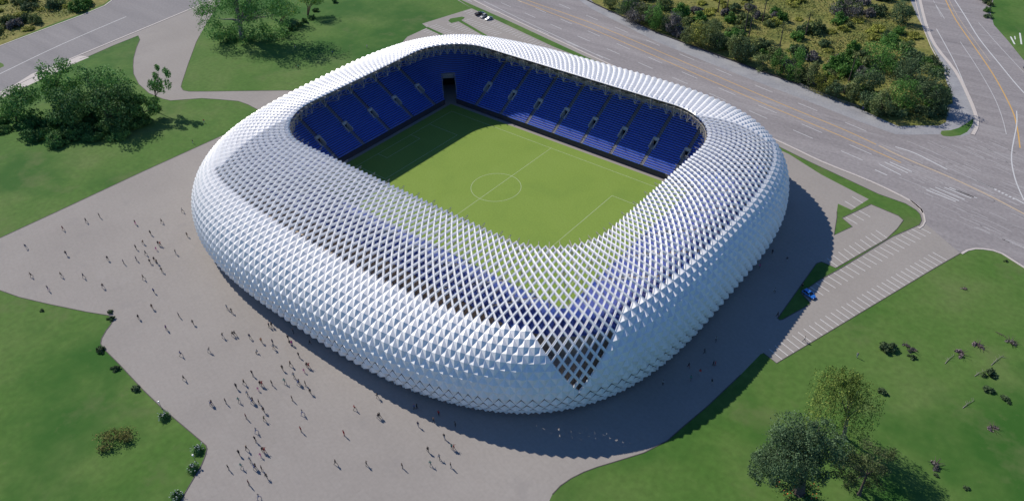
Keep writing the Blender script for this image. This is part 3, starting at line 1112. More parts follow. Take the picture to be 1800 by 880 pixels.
M_sh4 = leaf_mat('scrub_grey', (0.045, 0.042, 0.04), (0.095, 0.088, 0.082), (0.15, 0.14, 0.13))
M_sh5 = leaf_mat('scrub_yellow', (0.07, 0.085, 0.016), (0.16, 0.165, 0.034), (0.24, 0.215, 0.06))
M_brown = leaf_mat('brown_leaves', (0.042, 0.042, 0.014), (0.088, 0.085, 0.026), (0.12, 0.115, 0.038))
M_under = leaf_mat('undergrowth', (0.03, 0.045, 0.014), (0.10, 0.115, 0.032), (0.19, 0.18, 0.055))
M_bark = plain('bark', (0.10, 0.075, 0.065), 0.95, var=0.35)
M_pale_bark = plain('pale_bark', (0.26, 0.23, 0.21), 0.95, var=0.25)
M_yflow = plain('yellow_flowers', (0.75, 0.62, 0.03), 0.7, var=0.15)
M_wflow = plain('white_flowers', (0.58, 0.62, 0.56), 0.7, var=0.1)
M_oflow = plain('orange_flowers', (0.60, 0.10, 0.02), 0.7, var=0.2)
M_pflow = plain('pink_flowers', (0.20, 0.15, 0.16), 0.7, var=0.2)


def pxm(p):
    d = np.array(p, float)-CAM
    return FPX/(d @ _F)


def leaves(mb, pts, nrms, size, rng, mi=0, droop=0.0, aspect=0.6):
    """add one leaf-clump quad (bent in two) at each point"""
    n = len(pts)
    rnd = rng.normal(size=(n, 3))
    nn = nrms*0.9 + rnd*0.75
    nn /= np.linalg.norm(nn, axis=1)[:, None]
    up = rng.normal(size=(n, 3))
    if droop:
        up = up*(1-droop)+np.array([0, 0, -1.0])*droop*2
    t = np.cross(nn, up)
    t /= np.linalg.norm(t, axis=1)[:, None]+1e-9
    b = np.cross(nn, t)
    sz = size*rng.uniform(0.55, 1.35, n)[:, None]
    a = pts-t*sz*aspect*.5
    c = pts+t*sz*aspect*.5
    d = pts+b*sz*.5+nn*sz*.08
    e = pts-b*sz*.5
    o = len(mb.v)
    V = np.stack([a, e, c, d], 1).reshape(-1, 3)
    mb.v.extend(map(tuple, V))
    mb.f.extend([(o+4*i, o+4*i+1, o+4*i+2, o+4*i+3) for i in range(n)])
    mb.m.extend([mi]*n)


def crown(mb, R, seed, nblob, nleaf, size, fill=0.35, flat=0.0, droop=0.0, mi=0, low=-0.55, brange=(0.26, 0.42)):
    """irregular crown about the origin: leaf clumps on many small lobes spread through an ellipsoid R"""
    rng = np.random.default_rng(seed)
    R = np.array(R, float)
    cs = []
    while len(cs) < nblob:
        v = rng.normal(size=3)
        v /= np.linalg.norm(v)
        r = rng.uniform(0.35, 0.88)**0.6
        p = v*r*rng.uniform(.82, 1.06)
        if p[2] < low:
            continue
        cs.append(p)
    cs = np.array(cs)
    rad = rng.uniform(*brange, nblob)
    w_ = rad**2
    cnt = np.maximum(8, (nleaf*w_/w_.sum()).astype(int))
    for c_, r_, k in zip(cs, rad, cnt):
        v = rng.normal(size=(k, 3))
        v /= np.linalg.norm(v, axis=1)[:, None]
        rr_ = rng.uniform(fill, 1.05, (k, 1))**0.5
        wob = 1+0.25*np.sin(v[:, :1]*7+c_[0]*9)*np.cos(v[:, 1:2]*6+c_[1]*5)
        p = (c_+v*r_*rr_*wob)
        nv = v*0.6+p*0.6
        nv[:, 2] += 0.35
        leaves(mb, p*R, nv/np.linalg.norm(nv, axis=1)[:, None], size, rng, mi, droop)
    return cs*R


def limbs(mb, base, tips, r0, seed, n=6):
    rng = random.Random(seed)
    for t in tips:
        b, t = Vector(base), Vector(t)
        m1 = b.lerp(t, .35)+Vector((rng.uniform(-.3, .3), rng.uniform(-.3, .3), rng.uniform(0, .5)))
        m2 = b.lerp(t, .7)+Vector((rng.uniform(-.4, .4), rng.uniform(-.4, .4), rng.uniform(-.1, .4)))
        mb.tube([b, m1, m2, t], [r0, r0*.7, r0*.42, r0*.14], n)


def measure(base, bbox):
    """base point on the ground, crown centre height, horizontal shift and radii from the surveyed outline"""
    B = G(*base)
    k = pxm((B.x, B.y, 4))
    cx, cy = (bbox[0]+bbox[2])/2, (bbox[1]+bbox[3])/2
    z = 0
    for _ in range(40):
        _, y = pix((B.x, B.y, z))
        z += (y-cy)/k*0.8
    x, _ = pix((B.x, B.y, z))
    sh = (cx-x)/k
    rx = (bbox[2]-bbox[0])/2/k
    hh = (bbox[3]-bbox[1])/2/k
    d = np.array([B.x, B.y, z])-CAM
    ph = math.asin(-d[2]/np.linalg.norm(d))
    rz2 = (hh**2-(rx*.9*math.sin(ph))**2)/math.cos(ph)**2
    rz = math.sqrt(max(rz2, (0.45*rx)**2))
    return B, z, Vector((_R[0], _R[1], 0)).normalized()*sh, rx, rz


def big_tree(name, base, bbox, mleaf, mbark, label, seed, nblob, nleaf, size, trunk_r, group=None, droop=0.0, nlimb=10, fill=.35, zmin=0.0, kwargs=None, lobes=None):
    B, z, sh, rx, rz = measure(base, bbox)
    z = max(z, zmin)
    t = empty(name, B, 0, label, 'tree', group)
    mb = MB()
    if lobes == 'weep':
        rng = np.random.default_rng(seed)
        cs = []
        for q in range(230):
            a, r_ = rng.uniform(0, 2*PI), rx*rng.uniform(.1, 1.0)**.6
            wob = 1+.16*math.sin(3*a+1)+.1*math.sin(5*a)
            r_ *= wob
            ztop = rz*(.62-.42*(r_/rx)**2)*rng.uniform(.85, 1.05)
            zlow = ztop-rz*rng.uniform(.8, 2.2)*(.5+.7*r_/rx)
            n_ = 62
            t_ = rng.uniform(0, 1, n_)
            out_ = np.minimum(1, t_/.3)**.6
            zz = np.where(t_ < .3, ztop*(.85+.15*t_/.3), ztop+(zlow-ztop)*((t_-.3)/.7)**1.15)
            P_ = np.c_[np.cos(a)*r_*out_, np.sin(a)*r_*out_, zz]+rng.normal(size=(n_, 3))*.22
            nv = np.tile(np.array([math.cos(a), math.sin(a), .55]), (n_, 1))
            leaves(mb, P_, nv/np.linalg.norm(nv[0]), size, rng, 0, .7, .5)
            cs.append((np.cos(a)*r_*.8, np.sin(a)*r_*.8, ztop*.85))
        cs = np.array(cs)
    elif lobes:
        k = pxm((B.x, B.y, z))
        cx, cy = (bbox[0]+bbox[2])/2, (bbox[1]+bbox[3])/2
        right = Vector((_R[0], _R[1], 0)).normalized()
        back = Vector((-right.y, right.x, 0))
        rl_ = random.Random(seed)
        tot = sum(q[2]**2 for q in lobes)
        cs = []
        for qi, (lx, ly, lr) in enumerate(lobes):
            sub = MB()
            r_ = lr*(1.4 if name == 'oak_tree' else 1.22)/k
            c_ = crown(sub, (r_, r_*.95, r_*.85), seed*10+qi, max(5, int(nblob*lr*lr/tot)), int(nleaf*lr*lr/tot), size, fill, droop=droop, low=-1, brange=(.3, .5))
            off_ = right*((lx-cx)/k)+back*(rl_.uniform(-.35, .35)*rx)
            dz = -(ly-cy)/k/.78 - off_.dot(back)*.75
            off_ = off_+Vector((0, 0, dz))
            mb.add([(q[0]+off_.x, q[1]+off_.y, q[2]+off_.z) for q in sub.v], sub.f)
            cs.extend([(q[0]+off_.x, q[1]+off_.y, q[2]+off_.z) for q in c_])
        cs = np.array(cs)
    else:
        cs = crown(mb, (rx*.93, rx*.88, rz*.93), seed, nblob, nleaf, size, fill, droop=droop, **(kwargs or {}))
    mb.v = [(q[0], q[1], max(q[2], .25-z)) for q in mb.v]
    cobj = mb.build('crown', mleaf, t)
    cobj.location = (sh.x, sh.y, z)
    tb = MB()
    fork = Vector((sh.x*.25, sh.y*.25, max(z-rz*.75, z*.42)))
    tb.tube([(0, 0, -.1), (0, 0, .35), (fork.x*.4, fork.y*.4, fork.z*.5), fork], [trunk_r*2.1, trunk_r*1.35, trunk_r, trunk_r*.85], 9)
    rr = random.Random(seed)
    pick = sorted(range(len(cs)), key=lambda i: rr.random())[:nlimb]
    limbs(tb, fork, [(cs[i][0]*.8+sh.x, cs[i][1]*.8+sh.y, max(cs[i][2]*.8+z, fork.z+.4)) for i in pick], trunk_r*.5, seed)
    limbs(tb, fork, [(sh.x+rr.uniform(-1, 1)*rx*.2, sh.y+rr.uniform(-1, 1)*rx*.2, z+rz*.5) for _ in range(2)], trunk_r*.6, seed+1)
    tb.build('trunk', mbark, t)
    return t


# --- named single trees
big_tree('oak_tree', (426, 67), (343, -78, 494, 66), M_oak, M_pale_bark, 'large spreading broadleaf tree with grey flared trunk on the lawn behind the stadium', 11, 90, 21000, .85, 1.15, nlimb=14, lobes=[(380, 20, 32), (430, -5, 40), (470, 36, 28), (402, 52, 22), (452, 50, 20), (362, 50, 15), (485, 5, 26), (405, -35, 36), (358, 15, 18), (450, -45, 36), (430, 25, 24), (385, 55, 16), (430, 52, 14), (470, 58, 14), (370, 35, 20)])
big_tree('dark_tree', (1404.5, 864), (1320, 711, 1488, 852), M_cedar, M_bark, 'large dark grey-green tree with thick trunk on the lower right lawn', 12, 100, 32000, 0.40, 0.85, nlimb=14, lobes=[(1408, 775, 52), (1380, 805, 40), (1435, 800, 38), (1400, 801, 40), (1362, 806, 34), (1438, 756, 34), (1452, 796, 32), (1398, 763, 28), (1345, 833, 20), (1430, 833, 30), (1375, 839, 24), (1468, 769, 18), (1420, 739, 16), (1350, 849, 16), (1385, 853, 20), (1425, 853, 20), (1455, 836, 20)])
big_tree('weeping_tree', (1482, 768), (1426, 634, 1541, 758), M_weep, M_pale_bark, 'olive yellow weeping tree with drooping branches behind the dark tree', 13, 70, 15000, 0.40, 0.4, droop=.8, lobes='weep')
big_tree('hazy_tree', (1510, 868), (1462, 770, 1586, 866), M_thin, M_bark, 'thin see-through tree with dusty foliage right of the dark tree', 14, 50, 9000, 0.36, 0.28, fill=.1, lobes=[(1495, 800, 24), (1530, 798, 28), (1560, 815, 24), (1520, 835, 30), (1488, 830, 18), (1548, 842, 18), (1570, 830, 12), (1480, 815, 14), (1505, 855, 14), (1535, 855, 14), (1478, 785, 14)])
# left thicket
thick = [
    ((100, 178), (60, 97, 150, 185), M_oak, 'tall bright green bushy tree rising at the back of the left thicket', 21, 30, 4200),
    ((30, 215), (-12, 145, 75, 222), M_oak, 'leafy green tree at the left end of the thicket', 22, 26, 3800),
    ((165, 190), (128, 108, 215, 205), M_deep, 'dark green tree in the middle of the left thicket beside the road verge', 23, 28, 4200),
    ((215, 205), (168, 115, 240, 210), M_oak, 'mid green tree with fine foliage right of the thicket middle', 24, 26, 3600),
    ((120, 222), (75, 150, 165, 228), M_deep, 'broad dark tree in the heart of the left thicket', 25, 28, 4200),
    ((190, 225), (145, 150, 250, 232), M_deep, 'wide dark green tree in front of the thicket middle', 26, 28, 4200),
    ((252, 210), (222, 160, 286, 215), M_oak, 'small mid green tree at the right end of the thicket', 27, 20, 2600),
]
for i, (b, bb, mm, lab, sd, nb, nl) in enumerate(thick):
    big_tree('bushy_tree', b, bb, mm, M_bark, lab, sd, nb, nl, 0.95, 0.3, group='trees of the left thicket', nlimb=6, kwargs=dict(low=-1, brange=(.24, .4)))
big_tree('slender_tree', (276, 196), (259, 106, 304, 180), M_oak, M_bark, 'slender small tree with tufted branches leaning over the path by the thicket', 31, 14, 1500, 0.8, 0.18, nlimb=9, kwargs=dict(low=-1, brange=(.16, .3)))
big_tree('young_tree', (478, 34), (466, -12, 506, 34), M_oak, M_bark, 'green leafy shrub tree between the spreading tree and the yellow-flowering shrub', 32, 22, 2500, 0.8, 0.2)


def multi_stem(name, base, bbox, label, seed, flowers, nleaf=1800):
    B, z, sh, rx, rz = measure(base, bbox)
    t = empty(name, B, 0, label, 'shrub', 'multi-stemmed shrubs behind the stadium')
    mb = MB()
    cs = crown(mb, (rx*.9, rx*.85, rz*.8), seed, 24, nleaf, 0.7, .3, low=-.6)
    c = mb.build('crown', M_oak, t)
    c.location = (sh.x, sh.y, z)
    st = MB()
    rr = random.Random(seed)
    for k in range(9):
        a = 2*PI*k/9+rr.uniform(-.2, .2)
        st.tube([(math.cos(a)*.35, math.sin(a)*.35, -.05), (math.cos(a)*.9+sh.x*.4, math.sin(a)*.9+sh.y*.4, z*.5), (math.cos(a)*rx*.6+sh.x, math.sin(a)*rx*.6+sh.y, z)], [.16, .13, .07], 5)
    st.build('stem', plain('shrub_stem', (0.17, 0.11, 0.09), .9, var=.2), t)
    if flowers:
        fm = MB()
        rng = np.random.default_rng(seed+1)
        v = rng.normal(size=(flowers, 3))
        v /= np.linalg.norm(v, axis=1)[:, None]
        v[:, 2] = abs(v[:, 2])*.9-.1
        leaves(fm, v*np.array([rx*.98, rx*.95, rz*.95]), v, .55, rng, aspect=.9)
        f = fm.build('flowers', M_yflow, t)
        f.location = (sh.x, sh.y, z)
    return t


multi_stem('flowering_shrub', (493, 43), (481, 0, 530, 34), 'multi-stemmed shrub with few yellow flowers and dark low bushes at its foot', 41, 60)
multi_stem('flowering_shrub', (541, 27), (523, -22, 574, 14), 'brown-stemmed shrub with many yellow flowers at the top edge of the lawn', 42, 170)


def shrub_mesh(name, R, seed, nblob, nleaf, size, m, fill=.3, droop=0):
    mb = MB()
    crown(mb, R, seed, nblob, nleaf, size, fill, low=-.15, droop=droop)
    # seat it on the ground
    zmin = min(v[2] for v in mb.v)
    mb.v = [(v[0], v[1], max(v[2]-zmin*0.6, 0.0)) for v in mb.v]
    return mb.mesh(name, m)


def put(name, me, loc, s, rz, label, cat='shrub', group=None, sz=None):
    o = bpy.data.objects.new(name, me)
    C.objects.link(o)
    o.location = loc
    o.rotation_euler = (0, 0, rz)
    o.scale = (s, s, sz or s)
    return tag(o, label, cat, group)


# low hedge mounds in front of the left thicket
M_hedge = leaf_mat('hedge_leaves', (0.022, 0.055, 0.014), (0.045, 0.095, 0.026), (0.075, 0.13, 0.042))
me_h = [shrub_mesh('hedge_shrub_mesh', (5.2, 4.4, 2.6), 50+i, 30, 4200, .62, M_hedge) for i in range(3)]
for i, (px, py, s, lab) in enumerate([
        (52, 222, .9, 'low dark shrub at the left front corner of the thicket'), (70, 240, 1.0, 'low clipped dark shrub second from the left along the thicket front'),
        (105, 250, 1.05, 'rounded dark shrub at the front centre-left of the thicket'), (140, 236, 1.1, 'dark shrub mound in the middle of the thicket front'),
        (175, 238, 1.0, 'dark shrub mound right of the thicket front middle'), (207, 238, .95, 'dark shrub third from the right along the thicket front'),
        (230, 226, .8, 'dark shrub second from the right along the thicket front'), (250, 217, .75, 'small dark shrub at the right front end of the thicket'),
        (110, 215, 1.1, 'dark shrub under the trees left of the thicket centre'), (165, 212, 1.1, 'dark shrub under the trees right of the thicket centre'),
        (-5, 215, .9, 'dark green shrub cut by the left edge of the photo'), (4, 232, .6, 'small dark leafy shrub at the left edge below the thicket')]):
    put('hedge_shrub', me_h[i % 3], G(px, py), s*1.25, i*1.3, lab, 'shrub', 'low shrubs along the front of the thicket')
# dark low bushes by the flowering shrubs
me_b = [shrub_mesh('bush_mesh', (1.5, 1.3, 1.0), 60+i, 12, 700, .42, M_deep) for i in range(3)]
for i, (px, py, s, lab) in enumerate([
        (500, 58, 1.5, 'dark low bush just right of the spreading tree shade'), (514, 52, 1.6, 'dark low bush under the multi-stemmed shrub'),
        (527, 46, 1.6, 'dark low bush between the two flowering shrubs'), (536, 39, 1.4, 'dark low bush at the foot of the yellow-flowering shrub'),
        (548, 33, 1.5, 'round dark bush right below the yellow-flowering shrub'), (556, 20, 1.3, 'round dark bush right above the yellow-flowering shrub stems'),
        (588, 4, 1.5, 'lone round dark bush at the top edge of the lawn')]):
    put('low_bush', me_b[i % 3], G(px, py), s, i*.9, lab, 'bush', 'dark low bushes on the back lawn')

# --- scrub beyond the main road: individual shrubs and trees, palms, and ground cover
def inside(px, py, poly):
    c = False
    n = len(poly)
    for i in range(n):
        x1, y1 = poly[i]
        x2, y2 = poly[(i+1) % n]
        if (y1 > py) != (y2 > py) and px < (x2-x1)*(py-y1)/(y2-y1)+x1:
            c = not c
    return c


VAR = [('olive_shrub', 'olive green shrub', M_sh1, (3.0, 2.7, 2.1)), ('dark_shrub', 'dark green shrub', M_sh2, (3.2, 2.9, 2.5)), ('green_shrub', 'bright green shrub', M_sh3, (3.1, 3.0, 2.4)),
       ('dry_shrub', 'dry grey-brown shrub', M_sh4, (2.6, 2.5, 1.8)), ('yellow_shrub', 'yellow-green shrub', M_sh5, (2.6, 2.4, 1.3))]
VM = [[shrub_mesh(n+'_mesh', R, 100+10*i+k, 22, 1500, .55, m, fill=.25) for k in range(2)] for i, (n, lab, m, R) in enumerate(VAR)]
def near_pts(poly, n, mind, seed, weight=None):
    rr = random.Random(seed)
    xs = [p[0] for p in poly]; ys = [p[1] for p in poly]
    out = []
    tries = 0
    while len(out) < n and tries < 20000:
        tries += 1
        x, y = rr.uniform(min(xs), max(xs)), rr.uniform(min(ys), max(ys))
        if not inside(x, y, poly):
            continue
        g_ = G(x, y)
        if any((g_-q[2]).length < mind for q in out):
            continue
        out.append((x, y, g_))
    return out


ORD = ['first', 'second', 'third', 'fourth', 'fifth', 'sixth', 'seventh', 'eighth', 'ninth', 'tenth', 'eleventh', 'twelfth', 'thirteenth', 'fourteenth', 'fifteenth', 'sixteenth', 'seventeenth', 'eighteenth', 'nineteenth', 'twentieth']


def scatter(poly, n, mind, seed, choose, zone, group, smin, smax):
    items = {}
    rr = random.Random(seed+99)
    for x, y, g_ in near_pts(poly, n, mind, seed):
        vi = choose(x, y, rr)
        zt = zone(x, y)
        items.setdefault((vi, zt), []).append((x, y, g_, rr.uniform(smin, smax), rr.uniform(0, 6.28), rr.randrange(2)))
    for (vi, zt), lst in items.items():
        lst.sort()
        for k, (x, y, g_, s, rz, mk) in enumerate(lst):
            nm, lab, m, R = VAR[vi]
            if len(lst) == 1:
                t_ = 'only %s %s' % (lab, zt)
            elif k == 0:
                t_ = 'leftmost %s %s' % (lab, zt)
            elif k == len(lst)-1:
                t_ = 'rightmost %s %s' % (lab, zt)
            else:
                t_ = '%s %s from the left %s' % (ORD[min(k, 19)], lab, zt)
            put(nm, VM[vi][mk], g_, s, rz, t_, 'shrub', group, sz=s*(rr.uniform(.85, 1.3) if vi != 4 else rr.uniform(.5, .9)))


def edge_y(x):          # photo height of the scrub edge along the road
    pts = [(1000, -14), (1049, 9), (1155, 58), (1244, 91), (1333, 124), (1400, 147), (1431, 163), (1511, 191), (1580, 222), (1700, 222)]
    for (a, b), (c, d) in zip(pts[:-1], pts[1:]):
        if a <= x <= c:
            return b+(d-b)*(x-a)/(c-a)
    return 222


def choose1(x, y, r):
    if (1190 < x < 1290 and y < 20) or (1455 < x < 1555 and 48 < y < 88) or (1330 < x < 1440 and y < 12):
        return 4
    e = edge_y(x)-y
    if x > 1500 and y > 90:
        return r.choice([1, 1, 0, 2, 1, 3])
    if e < 55:
        return r.choice([0, 1, 0, 1, 3, 0, 2])
    return r.choice([0, 4, 0, 1, 2, 4, 3])


def zone1(x, y):
    e = edge_y(x)-y
    if x > 1500:
        return 'at the junction end of the scrub' if y > 110 else 'beside the second road in the scrub'
    if e < 32:
        return 'along the ' + ('far' if x < 1270 else 'near') + ' scrub edge'
    if e < 75:
        return 'one row behind the scrub edge'
    return 'deep in the scrub'


SCI = [(1060, 4), (1155, 50), (1244, 82), (1333, 115), (1400, 138), (1431, 153), (1511, 182), (1560, 204), (1590, 212), (1650, 211), (1655, 195), (1662, 175), (1655, 150), (1645, 115), (1628, 88), (1610, 55), (1600, 30), (1590, 0), (1580, -60), (1300, -60), (1000, -60)]
scatter(SCI, 225, 3.6, 5, choose1, zone1, 'shrubs in the scrub beyond the main road', .95, 1.75)
UL = [(-60, 95), (0, 72), (68, 47), (143, 19), (180, 4), (190, -20), (150, -60), (-60, -60)]
scatter(UL, 85, 4.2, 8, lambda x, y, r: r.choice([4, 0, 4, 3, 0, 1]) if x < 120 else r.choice([1, 1, 0, 2]), lambda x, y: 'on the upper left bank' if x > 90 else 'at the left end of that bank', 'shrubs on the upper left roadside bank', 1.0, 1.8)
UR = [(1736, -20), (1744, 5), (1738, 25), (1748, 44), (1740, 46), (1728, 30), (1722, 0), (1720, -20)]
scatter(UR, 6, 2.6, 9, lambda x, y, r: r.choice([1, 0, 2]), lambda x, y: 'beside the far right lawn', 'shrubs beside the far right lawn', .6, .85)

# a few taller scrub trees one can tell apart
for i, (b, bb, mm, lab) in enumerate([
        ((1545, 128), (1515, 62, 1602, 132), M_sh3, 'broad bright green tree near the junction end of the scrub'),
        ((1600, 165), (1565, 100, 1640, 172), M_sh2, 'dark round tree right of the bright green scrub tree'),
        ((1590, 196), (1560, 130, 1622, 200), M_sh3, 'green leafy tree at the corner of the scrub above the junction'),
        ((1645, 190), (1612, 120, 1674, 196), M_sh2, 'dark tree at the scrub corner beside the pavement'),
        ((1530, 165), (1500, 110, 1556, 170), M_sh2, 'dark dense tree below the bright green scrub tree'),
        ((1310, 105), (1282, 64, 1330, 110), M_sh1, 'dome shaped olive tree by the road edge halfway along the scrub'),
        ((1398, 138), (1374, 82, 1420, 140), M_sh3, 'round dark green tree at the road edge left of the railing'),
        ((1245, 82), (1214, 32, 1272, 86), M_sh1, 'spreading olive tree at the road edge above the far stand'),
        ((1490, 30), (1458, -10, 1518, 36), M_sh4, 'grey bare-looking tree at the top of the scrub'),
        ((1125, 40), (1095, 2, 1152, 44), M_sh4, 'grey purple shrubby tree at the road edge near the top'),
        ((1185, 55), (1158, 18, 1210, 60), M_sh2, 'dark olive tree at the road edge right of the grey shrubby tree'),
        ((1585, 40), (1568, -5, 1606, 44), M_sh2, 'dark upright tree beside the second road')]):
    big_tree('scrub_tree', b, bb, mm, M_bark, lab, 200+i, 24, 3200, .6, .22, group='taller trees in the scrub', nlimb=5, kwargs=dict(low=-.8))

ET = [(M_sh1, 'olive'), (M_sh2, 'dark green'), (M_sh1, 'olive'), (M_sh3, 'bright green'), (M_sh4, 'grey-brown'), (M_sh1, 'olive'), (M_sh5, 'yellow-green'), (M_sh2, 'dark green')]
ecount = {}
ei = [(1072+q*26.5+(q % 3)*4, q) for q in range(19)]
for q, (ex, _) in enumerate(ei):
    mm, cn = ET[q % 8]
    ecount.setdefault(cn, []).append(q)
for q, (ex, _) in enumerate(ei):
    mm, cn = ET[q % 8]
    ey = edge_y(ex)-4-(q*7 % 5)
    hh, ww = 30+(q*13 % 5)*5, 15+(q*11 % 4)*3
    lst = ecount[cn]
    o_ = lst.index(q)
    lab = '%s%s tree standing right at the road edge of the scrub' % (('leftmost ' if o_ == 0 else 'rightmost ' if o_ == len(lst)-1 else ORD[o_]+' from the left '), cn)
    big_tree('scrub_tree', (ex, ey), (ex-ww, ey-hh, ex+ww, ey+2), mm, M_bark, lab, 400+q, 20, 2200, .6, .18, group='trees along the road edge of the scrub', nlimb=4, kwargs=dict(low=-1))

# palms
def palm_parts(seed, h, r):
    rr = random.Random(seed)
    tb = MB()
    tb.tube([(0, 0, -.1), (.1, 0, h*.4), (.15, .1, h*.8), (.2, .1, h)], [.32, .24, .22, .2], 7)
    cb = MB()
    for k in range(34):
        a = rr.uniform(0, 2*PI)
        el = rr.uniform(-.9, 1.1)
        L_ = r*rr.uniform(.75, 1.1)
        d = Vector((math.cos(a)*math.cos(el), math.sin(a)*math.cos(el), math.sin(el)))
        s_ = Vector((-math.sin(a), math.cos(a), 0))
        p0 = Vector((.2, .1, h))
        p1 = p0+d*L_*.55
        for q in range(-3, 4):
            t_ = p1+(d*math.cos(q*.33)+s_*math.sin(q*.33))*L_*.5+Vector((0, 0, -.18*L_*abs(q)*.3-.1*L_))
            cb.tri(p1-s_*.1, p1+s_*.1, t_)
        cb.quad(p0-s_*.05, p0+s_*.05, p1+s_*.05, p1-s_*.05)
    sk = MB()
    for k in range(26):      # skirt of dead fronds
        a = 2*PI*k/26
        sk.tri((.2+math.cos(a)*.25, .1+math.sin(a)*.25, h-.1), (.2+math.cos(a+.2)*.25, .1+math.sin(a+.2)*.25, h-.1), (.2+math.cos(a+.1)*.75, .1+math.sin(a+.1)*.75, h-1.3-rr.uniform(0, .7)))
    return tb, cb, sk


M_frond = leaf_mat('palm_fronds', (0.03, 0.045, 0.015), (0.09, 0.10, 0.035), (0.17, 0.16, 0.07))
M_thatch = plain('dead_fronds', (0.16, 0.12, 0.08), .95, var=.25)
for i, (bx, by, hpx, r, lab) in enumerate([
        (1491, 146, 42, 1.9, 'lone palm with bare trunk in the scrub above the railing'), (1308, 62, 44, 2.3, 'palm with thick grey trunk left of centre in the scrub'),
        (1316, 66, 38, 2.2, 'shorter palm leaning beside the thick-trunked palm'), (1370, 85, 34, 2.3, 'palm with hanging dry fronds in the middle of the scrub'),
        (1262, 22, 40, 2.2, 'twin palm on the left at the top of the scrub'), (1277, 24, 42, 2.2, 'twin palm on the right at the top of the scrub'),
        (1416, 62, 32, 2.1, 'palm on the yellow-green clearing in the scrub'), (1340, 40, 36, 2.1, 'tall palm behind the olive shrubs near the top')]):
    B = G(bx, by)
    h = hpx/(pxm(B)*.82)
    t = empty('palm_tree', B, i*.8, lab, 'palm', 'palms in the scrub')
    tb, cb, sk = palm_parts(300+i, h, r)
    tb.build('trunk', M_bark, t)
    cb.build('crown', M_frond, t)
    sk.build('dead_fronds', M_thatch, t)

# ground cover: nobody could count it
def cover(name, poly, n, seed, size, m, zmax):
    rng = np.random.default_rng(seed)
    xs = [p[0] for p in poly]; ys = [p[1] for p in poly]
    pts = []
    rr = random.Random(seed)
    while len(pts) < n:
        x, y = rr.uniform(min(xs), max(xs)), rr.uniform(min(ys), max(ys))
        if not inside(x, y, poly):
            continue
        g_ = G(x, y)
        if (math.sin(g_.x*.11+1)+math.sin(g_.y*.13)+math.sin((g_.x+g_.y)*.05)) < rr.uniform(-1.6, 1.2):
            continue
        pts.append((g_.x, g_.y, .1+rr.random()**2*zmax))
    mb = MB()
    nn = np.tile(np.array([0, 0, 1.0]), (len(pts), 1))
    leaves(mb, np.array(pts), nn, size, rng)
    return tag(mb.build(name, m), 'low mixed undergrowth covering the ground of the scrub', 'undergrowth', None, 'stuff')


cover('undergrowth', SCI, 24000, 71, .8, M_under, 1.0)
cover('undergrowth', UL, 6000, 72, 1.0, M_under, 1.0)['label'] = 'low dry undergrowth covering the upper left roadside bank'

# --- small plants on the lawns
me_brown = shrub_mesh('brown_bush_mesh', (6.0, 4.0, 2.0), 81, 16, 2000, .36, M_brown, fill=.02)
put('brown_bush', me_brown, G(203, 775), 1.0, .6, 'wide brownish half-bare bush alone on the lower left lawn', 'bush')


def tuft(loc, label, s=1.0, seed=0):
    rr = random.Random(seed)
    t = empty('flower_clump', loc, 0, label, 'plant', 'white-flowering clumps along the lower left lawn edge')
    lf, fl_ = MB(), MB()
    for k in range(150):
        a = rr.uniform(0, 2*PI)
        L_ = rr.uniform(.7, 1.6)*s
        hgt = rr.uniform(.5, 1.2)*s
        d = Vector((math.cos(a), math.sin(a), 0))
        n_ = Vector((-d.y, d.x, 0))*.09*s
        p1 = d*L_*.5+Vector((0, 0, hgt))
        p2 = d*L_+Vector((0, 0, hgt*.5))
        lf.quad(-n_*.5, n_*.5, p1+n_, p1-n_)
        lf.tri(p1-n_, p1+n_, p2)
    for k in range(20):
        a = rr.uniform(0, 2*PI)
        d = Vector((math.cos(a), math.sin(a), 0))*rr.uniform(.2, 1.5)*s
        top = d+Vector((0, 0, rr.uniform(1.1, 1.6)*s-d.length*.35))
        fl_.tube([d*.4+Vector((0, 0, .5*s)), top], [.02*s, .02*s], 3)
        for q in range(6):
            v = Vector((rr.uniform(-1, 1), rr.uniform(-1, 1), rr.uniform(-.4, 1))).normalized()*.16*s
            u_ = v.cross(Vector((.3, .5, .8))).normalized()*.09*s
            fl_.quad(top-u_, top+v*.5-u_*.2, top+v, top+u_)
    lf.build('foliage', M_hedge, t)
    fl_.build('flowers', M_wflow, t)
    return t


tuft(G(289, 734), 'white-flowering clump beside the upper lamp post on the lawn edge', 1.2, 1)
tuft(G(349, 792), 'white-flowering clump at the pointed corner of the lower left lawn', 1.2, 2)
tuft(G(340, 824), 'white-flowering clump just below the lower lamp post', 1.2, 3)
tuft(G(312, 873), 'white-flowering clump lowest on the lawn edge, at the photo bottom', 1.2, 4)

